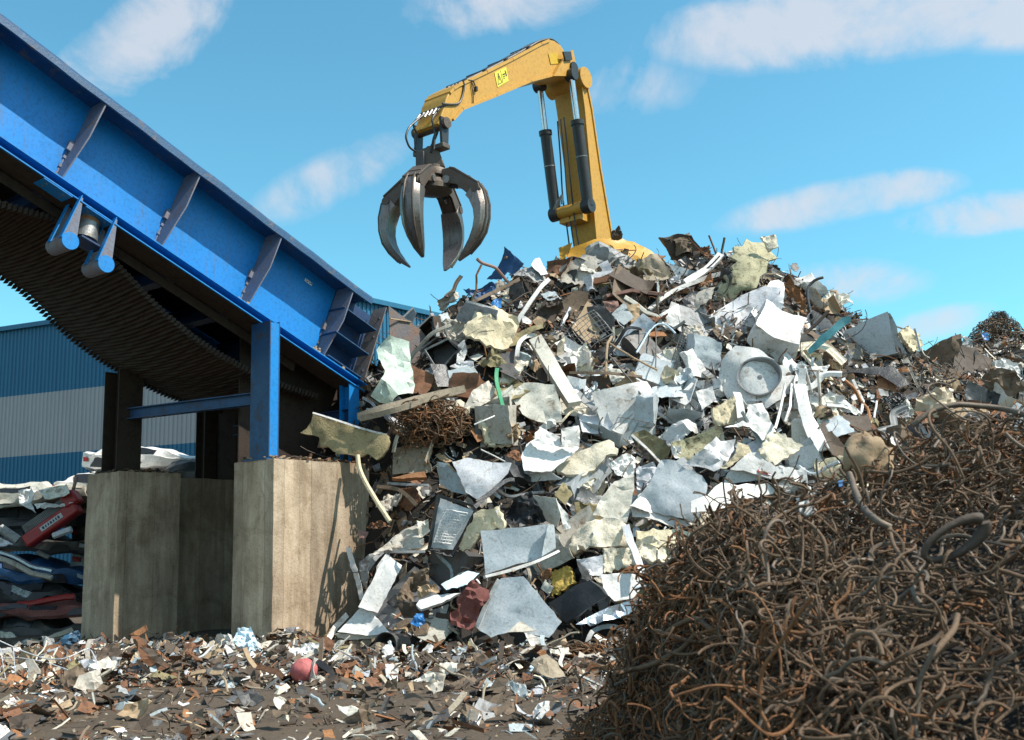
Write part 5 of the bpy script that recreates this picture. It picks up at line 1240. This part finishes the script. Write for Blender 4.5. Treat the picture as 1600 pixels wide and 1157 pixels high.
# medium objects on the open ground, each its own
gcount = 0
for _ in range(900):
    if gcount >= 170: break
    y = 10.2+9*rnd.random() if rnd.random() < .4 else rnd.uniform(13.4, 17.8); x = rnd.uniform(-.55*y, .08*y)
    if y > 16.5 and x > -2.8: continue
    u, v = proj((x, y, .1))
    if not (-20 < u < 900): continue
    if u > 440 and v < 985 and u < 560: continue
    s = rnd.uniform(.08, .22); seed += 1; n = nrm([rnd.gauss(0, .5), -.9+rnd.gauss(0, .4), 1.]); c0 = np.array([x, y, gz(x, y)+.08+rnd.random()*.12]); mat = rnd.choice(['white', 'offwhite', 'beige', 'tan', 'brown', 'brown', 'grey', 'darkbrown', 'rust', 'greyblue', 'darkgrey', 'wood', 'paper', 'olive', 'rust'])
    e1 = nrm(np.cross([0, 0, 1.], n)) ; e2 = np.cross(n, e1); a0 = rnd.uniform(0, 6.28); f1 = e1*math.cos(a0)+e2*math.sin(a0); f2 = np.cross(n, f1); mb = MB()
    if rnd.random() < .6:
        asp = rnd.uniform(.35, 1.); q = [c0+f1*s*math.cos(b)*rnd.uniform(.7, 1.3)+f2*s*asp*math.sin(b)*rnd.uniform(.7, 1.3) for b in np.linspace(0, 2*math.pi, rnd.choice((4, 5, 6)), endpoint=False)]
        sheet_mesh(mb, q, c0, n, .08, .012, seed, 0, .06); nm, sh = 'torn_sheet', 'torn sheet'
    else:
        l = s*rnd.uniform(1.8, 3.4); Q = smoothpts([c0+f1*l*(t-.5)+f2*rnd.gauss(0, .04)*l+[0, 0, abs(rnd.gauss(0, .03))*l] for t in np.linspace(0, 1, 5)], 3, 4)
        if rnd.random() < .5: mb.tube(Q, rnd.uniform(.008, .02), 7); nm, sh = 'bent_rod', 'bent rod'
        else:
            w = s*.35; T_ = np.gradient(Q, axis=0); secs = []
            for i, p in enumerate(Q): t = nrm(T_[i]); a = nrm(np.cross(t, n))*w*.5; secs.append([p+a+n*.01, p-a+n*.01, p-a-n*.01, p+a-n*.01])
            mb.loft(secs); nm, sh = 'flat_strip', 'flat strip'
    if mb.n == 0: continue
    ob = mb.build(nm, mat, None, 30)
    if not setlabel(ob, CN_.get(mat, mat)+' '+sh+' on the ground', u, v): bpy.data.objects.remove(ob); continue
    tag(ob, None, 'ground scrap', 'scraps lying on the ground'); gcount += 1
# ================================================================ crushed cars
def crushed_car(name, label, c, L_, W_, Hh, yaw, tilt, mat, seed, loose=.05, wheels=(), group='crushed cars in the stack'):
    c = np.array(c, float); t = thing(name, label, 'crushed car', c, group); cy, sy = math.cos(yaw), math.sin(yaw); ct, st_ = math.cos(tilt), math.sin(tilt)
    ex_ = np.array([cy*ct, sy*ct, st_]); ey_ = np.array([-sy, cy, 0]); ez_ = np.cross(ex_, ey_); r = random.Random(seed); o = r.uniform(0, 80)
    def Wd(x, y, z):
        p = c+ex_*x+ey_*y+ez_*z; q = Vector((x*1.1+o, y*1.1, z*1.6)); d = np.array(noise.noise_vector(q))*loose*2+np.array(noise.noise_vector(q*3.1))*loose*.9
        return p+d
    st = np.linspace(-L_/2, L_/2, 34); secs = []
    for x in st:
        f = x/L_
        belt = Hh*(.55+.05*math.sin(f*9+seed)); roof = Hh*(.98 if -.28 < f < .18 else .62) if True else 0
        k = min(1, max(0, (f+.36)/.1))*min(1, max(0, (.30-f)/.14)); roof = Hh*(.60+.40*k)
        e = 1-.25*max(0, abs(f)-.42)/.08; w = W_/2*e
        secs.append([Wd(x, -w*.92, 0), Wd(x, -w, Hh*.18), Wd(x, -w*1.0, Hh*.36), Wd(x, -w*.99, belt*.98), Wd(x, -w*.95, belt), Wd(x, -w*(.95-.14*k), belt+(roof-belt)*.75), Wd(x, -w*(.85-.15*k), roof), Wd(x, -w*.3, roof*1.02), Wd(x, w*.3, roof*1.02), Wd(x, w*(.85-.15*k), roof), Wd(x, w*.95, belt), Wd(x, w, Hh*.3), Wd(x, w*.92, 0)])
    b = MB().loft(secs).build('body', mat, t, 30)
    def patch(pts, mat, name, th=.02, side=-1):
        q = np.array([Wd(*p) for p in pts]); mb = MB(); k = len(q); n = nrm(np.cross(q[1]-q[0], q[-1]-q[0])); n = n if (n@nrm(CAM-q[0])) > 0 else -n
        mb.prism(q-n*.01, n*th); return mb.build(name, mat, t)
    w = W_/2; bl = Hh*.57
    for x0, x1 in ((-.26, -.07), (-.05, .12)):
        m = 5; lo = [(L_*(x0+(x1-x0)*i/m), -w*.965, bl+.0) for i in range(m+1)]; hi = [(L_*(x1-(x1-x0)*i/m), -w*.87, Hh*.86) for i in range(m+1)]
        patch(lo+hi, 'glass_dark', 'side_window')
    patch([(-L_*.2, -w*1.005, Hh*.10), (-L_*.0, -w*1.005, Hh*.10), (-L_*.0, -w*1.005, Hh*.14), (-L_*.2, -w*1.005, Hh*.14)], 'black', 'door_trim')
    patch([(L_*.44, -w*.98, Hh*.3), (L_*.485, -w*.9, Hh*.3), (L_*.485, -w*.9, Hh*.44), (L_*.44, -w*.98, Hh*.44)], 'foil', 'headlight')
    patch([(-L_*.485, -w*.9, Hh*.3), (-L_*.44, -w*.98, Hh*.3), (-L_*.44, -w*.98, Hh*.46), (-L_*.485, -w*.9, Hh*.46)], 'red', 'tail_light')
    for f in (-.33, .32):   # empty dark wheel arches, rims with rubber where present
        a = [(L_*f+.25*math.cos(g), -w*1.012, .02+Hh*.40*math.sin(g)) for g in np.linspace(0, math.pi, 9)]; patch(a, 'black', 'wheel_arch')
        if f in wheels:
            p = Wd(L_*f, -w*1.02, .06); mb = MB(); mb.disc(p, ey_, .28, .18, 22); wh_ = mb.build('wheel', 'rubber', t); MB().disc(p-ey_*.1, ey_, .16, .03, 16).build('rim', 'steel', wh_)
    return t
def at(u, v, Y): return U(u, v, Y)
def car_px(name, label, u, vb, Y, L_, Hh, yaw, tilt, mat, seed, **k):
    p = at(u, vb, Y); return crushed_car(name, label, p, L_, 1.6, Hh, R(yaw), R(tilt), mat, seed, **k)
YC = 23.6
car_px('crushed_car', 'white crushed car lying alone on top, behind the brown post', 232, 737, YC+1.5, 2.9, .56, 8, -3, 'cleanwhite', 3, loose=.07)
car_px('crushed_car', 'white crushed car end just left of the shaded concrete block top', 172, 772, YC+.5, 2.1, .50, 8, 4, 'cleanwhite', 5, loose=.06)
car_px('crushed_car', 'long white crushed car with torn bonnet at the left, top of its stack', 38, 792, YC, 3.0, .46, 6, 3, 'offwhite', 8, loose=.09)
car_px('crushed_car', 'black flattened car under the long white crushed car', 20, 822, YC+.4, 3.2, .44, 4, -2, 'black', 11, loose=.07)
car_px('crushed_car', 'dark grey flattened car in the middle of the left stack', 30, 862, YC+.4, 3.3, .48, 7, -3, 'darkgrey', 14, loose=.08)
car_px('crushed_car', 'navy flattened car with pale sill strip low in the left stack', 36, 905, YC+.3, 3.3, .5, 2, -6, 'navy', 17, loose=.08)
car_px('crushed_car', 'black crushed car above the ivory sheets', 50, 940, YC+.3, 3.2, .46, 9, -2, 'black', 22, loose=.09)
car_px('crushed_car', 'dull red-brown flattened car at the bottom of the left stack', 80, 962, YC-.5, 2.6, .3, 5, 4, 'redbrown', 27, loose=.09)
car_px('crushed_car', 'grey crushed car lowest of the left stack, on the ground', 40, 1000, YC-.2, 3.4, .5, 3, 1, 'darkgrey', 31, loose=.09)
car_px('crushed_car', 'dark crushed car half hidden behind the shaded block', 330, 762, YC+1.2, 3.4, .5, 12, 2, 'darkgrey', 37, loose=.1)
for k, (u, v, w) in enumerate(((232, 790, 3.4), (232, 840, 3.2), (240, 890, 3.4), (236, 950, 3.6))):
    car_px('crushed_car', ['brown', 'grey', 'blue-grey', 'rusty'][k]+' flattened car behind the concrete blocks, '+['first', 'second', 'third', 'lowest'][k]+' below the white one', u, v, YC+1.6, w, .62, 6+3*k, 1-k, ['brown', 'darkgrey', 'greyblue', 'rust'][k], 41+k, loose=.09)
# red car front with black grille, standing on its edge
bp = at(78, 812, YC-.9); rc = thing('car_nose', 'torn-off red car front with black slatted grille, tilted in the stack', 'car front', bp)
ax = nrm(at(112, 786, YC-.9)-at(38, 838, YC-.9)); ay = np.array([.15, 1, 0.]); ay = nrm(ay-ax*(ay@ax)); az_ = np.cross(ax, ay)
az_ = az_ if az_[2] > 0 else -az_
MB().frame(bp-az_*.13, [ax, ay, az_], (1.35, .3, .30)).build('bumper', 'red', rc, bevel=.05)
MB().frame(bp+az_*.10+ax*-.03, [ax, ay, az_], (1.1, .16, .24)).build('grille', 'black', rc, bevel=.02)
mb = MB()
for k in range(7): mb.frame(bp+az_*(.02+.03*k)-ay*.085-ax*.03, [ax, ay, az_], (1.05, .012, .008))
mb.build('grille_slat', 'steel', rc)
MB().frame(bp+az_*.08+ax*.62, [ax, ay, az_], (.34, .34, .34)).build('wing_panel', 'red', rc, bevel=.06)
MB().frame(bp+az_*.28+ax*.78, [nrm(ax+az_), ay, nrm(az_-ax)], (.5, .06, .05)).build('bent_rail', 'rustpink', rc)
MB().frame(bp-az_*.13-ay*.155-ax*-.05, [ax, ay, az_], (.55, .012, .11)).build('number_plate', 'lilac', rc)
mb = MB()
for k in range(7): mb.frame(bp-az_*.13-ay*.164+ax*(-.15+.065*k), [ax, ay, az_], (.03 if k % 3 else .045, .006, .06))
mb.build('plate_print', 'black_paint', rc)
# sills, strips and panels sticking out of the stack
for u0, v0, u1, v1, w, mat, nm, lb in ((0, 862, 82, 893, .09, 'foil', 'chrome_sill', 'shiny chrome sill strip slanting across the dark cars'), (0, 872, 80, 905, .12, 'beige', 'brown_sill', 'brownish door sill just below the chrome strip'),
        (28, 944, 118, 932, .13, 'red', 'bent_sill', 'bent red car sill above the grey frame'), (0, 826, 28, 845, .2, 'grey', 'torn_wing', 'grey torn door edge at the far left'), (82, 838, 112, 828, .14, 'lilac', 'torn_wing', 'pale torn wing beside the red car front'), (60, 862, 78, 872, .1, 'steel', 'bracket', 'small steel bracket on the dark cars')):
    a, b = at(u0, v0, YC-1.1), at(u1, v1, YC-1.0); d = nrm(b-a); s = nrm(np.cross(d, [0, 1., 0])); secs = []
    for i in range(9):
        p = a+(b-a)*i/8+np.array(noise.noise_vector(Vector(a+(b-a)*i/8)*2))*.06; secs.append([p+s*w/2, p+s*w/4-np.array([0, .06, 0]), p-s*w/4-np.array([0, .06, 0]), p-s*w/2, p-s*w/4+np.array([0, .05, 0]), p+s*w/4+np.array([0, .05, 0])])
    tag(MB().loft(secs).build(nm, mat, None, 40), lb, nm.replace('_', ' '))
for k, (pts, mat, lb) in enumerate((([(28, 766), (60, 764), (48, 785), (55, 800), (30, 788)], 'cleanwhite', 'white torn bonnet flap hanging at the left of the top car'), ([(55, 790), (118, 783), (60, 798)], 'cleanwhite', 'thin white flap under the long white car'), ([(60, 765), (105, 758), (112, 775), (70, 780)], 'offwhite', 'rust-stained white roof panel on the long white car'),
        ([(20, 915), (52, 928), (40, 934), (18, 925)], 'greyblue', 'blue-grey glass shard panel low in the dark stack'), ([(0, 840), (20, 850), (0, 855)], 'lilac', 'pale shard at the left edge'))):
    c0 = at(*np.mean(pts, 0), YC-1.15); n = nvec(0, 25); mb = MB(); sheet_mesh(mb, [onp(u, v, c0, n) for u, v in pts], c0, n, .08, .015, 900+k)
    tag(mb.build('torn_sheet', mat, None, 30), lb, 'torn sheet')
# ================================================================ the foreground heap of tangled rods
def wprof(x): return float(np.interp(x, [-.6, .0, .35, .66, .80, .92, 1.12, 1.38, 1.75, 2.3, 3.0, 4.5, 6, 8], [0, .03, .22, .52, .98, 1.30, 1.62, 1.82, 1.97, 2.20, 2.38, 2.5, 2.2, 0]))
def wh_(x, y):
    g = float(np.interp(y, [2.6, 3.4, 4.2, 5.2, 6.1, 6.9, 8.2, 9.5], [0, .38, .66, .90, 1., .97, .55, 0]))
    return wprof(x+.10*math.sin(y*2))*g+.10*noise.fractal(Vector((x*1.1, y*1.1, 7)), 1., 2., 3)
xs = np.linspace(-.8, 8.4, 80); ys = np.linspace(2.4, 9.8, 70)
vs = [(x, y, wh_(x, y)-.52) for y in ys for x in xs]
tag(MB().add(vs, [(j*80+i, j*80+i+1, (j+1)*80+i+1, (j+1)*80+i) for j in range(69) for i in range(79)]).build('rod_heap_core', 'heapcore_shade', None, 60), 'packed inside of the foreground heap of rusty rods, darkened for gap shade', kind='stuff')
def wsn(x, y): e = .08; return nrm([-(wh_(x+e, y)-wh_(x-e, y))/(2*e), -(wh_(x, y+e)-wh_(x, y-e))/(2*e), 1.])
def rod_path(x, y, l, lift, wav, seed_):
    r = np.random.default_rng(seed_); n = wsn(x, y); p = np.array([x, y, wh_(x, y)])+n*lift
    d = r.normal(size=3); d = nrm(d-n*(d@n)*.75); pts = [p]; m = max(6, int(l/.035)); k = r.normal(size=3)*wav; s = l/m; lft = lift
    for i in range(m):
        if r.random() < .22: k = r.normal(size=3)*wav
        if r.random() < .10: d = nrm(d+r.normal(size=3)*.6)
        d = nrm(d+np.cross(k, d)*s); q = pts[-1]+d*s; hgt = wh_(q[0], q[1]); dz = q[2]-hgt; nn_ = wsn(q[0], q[1])
        d = nrm(d-nn_*(dz*nn_[2]-lft)*.9*s/.05)
        pts.append(q)
    return pts
mb = MB(); cnt = 0
for i in range(25000):
    x = rnd.uniform(-.5, 6.6) if i % 5 > 1 else rnd.uniform(.05, 1.5); y = rnd.uniform(3.3, 8.)
    if wprof(x) < .1: continue
    u, v = proj((x, y, wh_(x, y)))
    if v > 1330 or (u > 1720 and rnd.random() < .35): continue
    lf = rnd.uniform(-.36, .05); l = rnd.choice((.08, .12, .16, .22, .3, .45)); rr_ = rnd.choice((.0035, .005, .0065, .0085))
    pk = noise.noise(Vector((x*1.5, y*1.5, 21)))
    if pk < -.12 and x > 1.5 and lf > -.10 and rnd.random() < .8: continue
    # rust-orange on the low left flank, browner elsewhere
    po = .5 if x < 1.1 else .12; mi = 1 if rnd.random() < po else (2 if rnd.random() < .14 else 0)
    mb.tube(rod_path(x, y, l, lf, 8., i), rr_, 5, mi, cap=False); cnt += 1
tag(mb.build('rod_tangle', ['rod_brown', 'rod_orange', 'rod_grey']), 'countless short twisted rusty rods making up the foreground heap', kind='stuff')
print('rods', cnt)
for i in range(64):
    x = rnd.uniform(.2, 4.2); y = rnd.uniform(3.6, 6.4)
    mat = 'rod_orange' if (x < 1.2 and rnd.random() < .6) else rnd.choice(('rod_brown', 'rod_brown', 'rod_grey'))
    ob = MB().tube(rod_path(x, y, rnd.uniform(.35, .8), rnd.uniform(.03, .09), 4.5, 9000+i), rnd.choice((.0055, .0075, .0095)), 7).build('bent_rod', mat, None, 60)
    tag(ob, {'rod_orange': 'orange rusty', 'rod_brown': 'brown rusty', 'rod_grey': 'greyish rusty'}[mat]+' bent rod lying loose over the foreground rod heap', 'bent rod', 'loose rods on the foreground heap: '+mat[4:])
def whit(u, v):
    d = ray(u, v); d = d/d[1]; y = 2.6
    while y < 9.7:
        p = CAM+d*y
        if p[2] <= wh_(p[0], p[1]): return y
        y += .03
    return 6.3
def rodpx(nm, lb, cat, pts, w, mat, off=.12, n_=10, it=6):
    q = [U(u, v, whit(u, v)-off) for u, v in pts]; ym = np.median([p[1] for p in q]); q = [U(u, v, min(max(p[1], ym-.35), ym+.35)) for (u, v), p in zip(pts, q)]
    Q = smoothpts(q, it, 6); Q = Q+np.array([noise.noise_vector(Vector(p*6)) for p in Q])*.006
    tag(MB().tube(Q, w/2*ym/F, n_).build(nm, mat, None, 60), lb, cat)
rodpx('curved_pipe', 'long dark curved pipe arching over the top of the foreground rod heap', 'pipe', [(1425, 665), (1455, 642), (1490, 632), (1530, 633), (1570, 640), (1620, 652)], 9, 'rod_grey', .1)
rodpx('bent_rod', 'thick pale kinked rod hanging below the brown boulder', 'bent rod', [(1327, 740), (1336, 765), (1345, 790), (1368, 815), (1392, 826)], 11, 'rod_grey', .16)
rodpx('bent_rod', 'thin forked rod left of the dark belt loop', 'bent rod', [(1392, 826), (1396, 855), (1420, 885), (1438, 905), (1443, 930)], 7, 'rod_brown', .14)
rodpx('bent_rod', 'upright slanting rod low on the right of the foreground heap', 'bent rod', [(1497, 962), (1490, 985), (1470, 1012), (1452, 1030)], 10, 'rod_brown', .16)
rodpx('bent_rod', 'straight diagonal rod near the left flank of the foreground heap', 'bent rod', [(1108, 900), (1085, 940), (1062, 985)], 6, 'rod_orange', .14)
rodpx('bent_rod', 'wavy brown rod crossing the lower left flank of the foreground heap', 'bent rod', [(1035, 995), (1060, 975), (1090, 965), (1110, 985), (1130, 990)], 8, 'rod_brown', .18)
rodpx('bent_rod', 'long low rod along the bottom of the foreground heap', 'bent rod', [(960, 1052), (1000, 1046), (1040, 1030), (1070, 1010), (1088, 990)], 8, 'rod_brown', .2)
# dark belt loop
yl = whit(1490, 840)-.22; rx_, ry_ = 52*yl/F, 24*yl/F; cc = U(1492, 843, yl); secs = []
for a in np.linspace(.55, 2*math.pi+.2, 44):
    p = cc+RX*(math.cos(a)*rx_*.9)+UP*(math.sin(a)*ry_+math.cos(a)*rx_*.42); nn_ = nrm(RX*math.cos(a)/rx_+UP*math.sin(a)/ry_); w = .028*(1+.5*max(0, math.cos(a)))
    secs.append([p-FW*w+nn_*.004, p-FW*w-nn_*.004, p+FW*w-nn_*.004, p+FW*w+nn_*.004])
secs = [[q+RX*0 for q in s] for s in secs]
bl_ = MB()
bl_.tube([np.mean(s, 0) for s in secs], [.017+.012*max(0, math.cos(a)) for a in np.linspace(.55, 2*math.pi+.2, 44)], 8)
tag(bl_.build('belt_loop', 'darkbrown', None, 60), 'dark brown open loop of thick band on the right of the foreground heap', 'band loop')
# brown boulder-like clod with flat flap
yb = whit(1360, 715)-.02; cc = U(1352, 718, yb); rb = 36*yb/F; m_, l_ = 30, 18
bo_ = MB().loft([[cc+np.array([math.cos(a)*math.sin(b)*1.0, math.sin(a)*math.sin(b)*.8, math.cos(b)*1.02])*rb*(1+.35*noise.noise(Vector((math.cos(a)*math.sin(b)*1.2+4, math.sin(a)*1.2, math.cos(b)*1.4)))+.08*noise.noise(Vector((math.cos(a)*5, math.sin(a)*5, b*5)))) for a in np.linspace(0, 2*math.pi, m_, endpoint=False)] for b in np.linspace(.06, math.pi-.06, l_)]).build('brown_clod', 'tan', None, 70)
tag(bo_, 'rough brown rounded clod of felt or earth sitting on the foreground rod heap', 'clod')
c0 = U(1385, 722, yb+.02); n = nvec(20, 25); mb = MB(); sheet_mesh(mb, [onp(u, v, c0, n) for u, v in [(1375, 700), (1395, 700), (1402, 728), (1388, 738), (1366, 745), (1362, 720)]], c0, n, .03, .02, 77)
mb.build('felt_flap', 'tan', bo_, 60)
c0 = U(1260, 792, whit(1260, 792)-.12); n = nvec(0, 20); mb = MB(); sheet_mesh(mb, [onp(u, v, c0, n) for u, v in [(1248, 786), (1262, 782), (1277, 798), (1262, 806), (1250, 800)]], c0, n, .03, .02, 78)
tag(mb.build('white_lump', 'cleanwhite', None, 60), 'small white lump caught in the foreground rod heap', 'lump')
c0 = U(1313, 755, whit(1313, 755)-.12); mb = MB(); sheet_mesh(mb, [onp(u, v, c0, n) for u, v in [(1310, 752), (1317, 750), (1316, 760), (1311, 761)]], c0, n, .01, .006, 79)
tag(mb.build('blue_fragment', 'blue', None, 60), 'tiny bright blue plastic fragment beside the brown clod', 'plastic fragment')
# ================================================================ light, sky, camera
SE, SH = 52., nrm([.97, -.24, 0]); sv = np.array([SH[0]*math.cos(R(SE)), SH[1]*math.cos(R(SE)), math.sin(R(SE))])
sd = bpy.data.lights.new('sun', 'SUN'); sd.energy = 5.; sd.angle = R(.53); sd.color = (1., .94, .85)
so_ = bpy.data.objects.new('sun', sd); C.objects.link(so_); so_.rotation_euler = Vector(-sv).to_track_quat('-Z', 'Y').to_euler(); so_.location = (20, -5, 40)
w = bpy.data.worlds.new('World'); bpy.context.scene.world = w; w.use_nodes = True; nt = w.node_tree; bg = nt.nodes['Background']
sky = N(nt, 'ShaderNodeTexSky', sky_type='NISHITA'); sky.sun_disc = False; sky.sun_elevation = R(SE); sky.sun_rotation = math.atan2(SH[0], SH[1]); sky.air_density = 1.; sky.dust_density = .6; sky.ozone_density = 2.
tc = N(nt, 'ShaderNodeTexCoord'); vec = tc.outputs['Generated']
col = mixc(nt, 1.0, sky.outputs[0], SKY_TINT, 'MULTIPLY')
nz = noi(nt, vec, 8., 10, .62, .6); nz2 = noi(nt, vec, 26., 7, .6, .2)
tot = None
CL = [(215, 70, 130, 48, 34, 1.05), (130, 95, 60, 26, 20, .75), (790, 5, 130, 40, 8, .7), (1340, 25, 250, 50, 8, 1.0), (1200, 65, 110, 32, -10, .75), (1500, 10, 170, 45, 0, .95), (1290, 318, 120, 26, 12, .78), (1400, 298, 70, 24, 5, .85), (1530, 335, 80, 24, 5, .85), (1470, 505, 60, 20, 12, .8), (520, 280, 110, 34, 25, .6), (960, 130, 120, 40, 0, .5), (1330, 440, 90, 28, 0, .55)]
for u, v, a, b, ang, op in CL:
    d0 = nrm(ray(u, v)); dx = nrm(ray(u+60, v-60*math.tan(R(ang)))-ray(u, v)); dy = np.cross(dx, d0)
    def dotn(x, s):
        dp = N(nt, 'ShaderNodeVectorMath', operation='DOT_PRODUCT'); sub = N(nt, 'ShaderNodeVectorMath', operation='SUBTRACT'); L(nt, vec, sub.inputs[0]); sub.inputs[1].default_value = tuple(d0)
        L(nt, sub.outputs[0], dp.inputs[0]); dp.inputs[1].default_value = tuple(x*F/s); sq = N(nt, 'ShaderNodeMath', operation='POWER'); 
        ab = N(nt, 'ShaderNodeMath', operation='ABSOLUTE'); L(nt, dp.outputs['Value'], ab.inputs[0]); L(nt, ab.outputs[0], sq.inputs[0]); sq.inputs[1].default_value = 2.; return sq.outputs[0]
    ad = N(nt, 'ShaderNodeMath', operation='ADD'); L(nt, dotn(dx, a), ad.inputs[0]); L(nt, dotn(dy, b), ad.inputs[1])
    mr = N(nt, 'ShaderNodeMapRange'); mr.inputs[1].default_value = 0; mr.inputs[2].default_value = 2.0; mr.inputs[3].default_value = op; mr.inputs[4].default_value = 0; L(nt, ad.outputs[0], mr.inputs[0])
    if tot is None: tot = mr.outputs[0]
    else:
        mx = N(nt, 'ShaderNodeMath', operation='MAXIMUM'); L(nt, tot, mx.inputs[0]); L(nt, mr.outputs[0], mx.inputs[1]); tot = mx.outputs[0]
def lin(a, m, c):
    q = N(nt, 'ShaderNodeMath', operation='MULTIPLY_ADD'); L(nt, a, q.inputs[0]); q.inputs[1].default_value = m
    if isinstance(c, float): q.inputs[2].default_value = c
    else: L(nt, c, q.inputs[2])
    return q.outputs[0]
# unseen white cloud added behind the view to neutralise the blue fill light
sp = N(nt, 'ShaderNodeSeparateXYZ'); L(nt, vec, sp.inputs[0])
bk = N(nt, 'ShaderNodeMapRange'); bk.inputs[1].default_value = .45; bk.inputs[2].default_value = -.1; bk.inputs[3].default_value = 0.; bk.inputs[4].default_value = .6; L(nt, sp.outputs['Y'], bk.inputs[0])
mx = N(nt, 'ShaderNodeMath', operation='MAXIMUM'); L(nt, tot, mx.inputs[0]); L(nt, bk.outputs[0], mx.inputs[1]); tot = mx.outputs[0]
dens = lin(nz2.outputs['Fac'], 1.1, lin(nz.outputs['Fac'], 3.2, lin(tot, 1., -2.2)))
gt = N(nt, 'ShaderNodeMapRange'); gt.inputs[1].default_value = 0; gt.inputs[2].default_value = .45; L(nt, tot, gt.inputs[0])
dm = N(nt, 'ShaderNodeMath', operation='MULTIPLY'); L(nt, dens, dm.inputs[0]); L(nt, gt.outputs[0], dm.inputs[1])
rp = ramp(nt, [(.1, (0, 0, 0)), (.5, (.38, .38, .38)), (1., (.85, .85, .85))]); rp.color_ramp.interpolation = 'B_SPLINE'; L(nt, dm.outputs[0], rp.inputs[0])
col = mixc(nt, rp.outputs[0], col, CLOUD)
L(nt, col, bg.inputs['Color']); bg.inputs['Strength'].default_value = SKY_S
cd = bpy.data.cameras.new('camera'); cam = bpy.data.objects.new('camera', cd); C.objects.link(cam)
from mathutils import Matrix
M = Matrix(((RX[0], UP[0], -FW[0], CAM[0]), (RX[1], UP[1], -FW[1], CAM[1]), (RX[2], UP[2], -FW[2], CAM[2]), (0, 0, 0, 1))); cam.matrix_world = M
cd.lens = 36; cd.sensor_width = 36; cd.clip_end = 3000; cd.clip_start = .1
cd.dof.use_dof = True; cd.dof.focus_distance = 19.5; cd.dof.aperture_fstop = 4.0
sc = bpy.context.scene; sc.camera = cam; sc.view_settings.view_transform = 'Standard'; sc.view_settings.look = 'None'; sc.view_settings.exposure = EXPO; sc.view_settings.gamma = 1
sc.cycles.max_bounces = 6; sc.cycles.use_denoising = True
from collections import Counter
lc = Counter(o.get('label') for o in C.objects if o.parent is None and o.get('label')); print('dup labels', [(k, v) for k, v in lc.items() if v > 1])
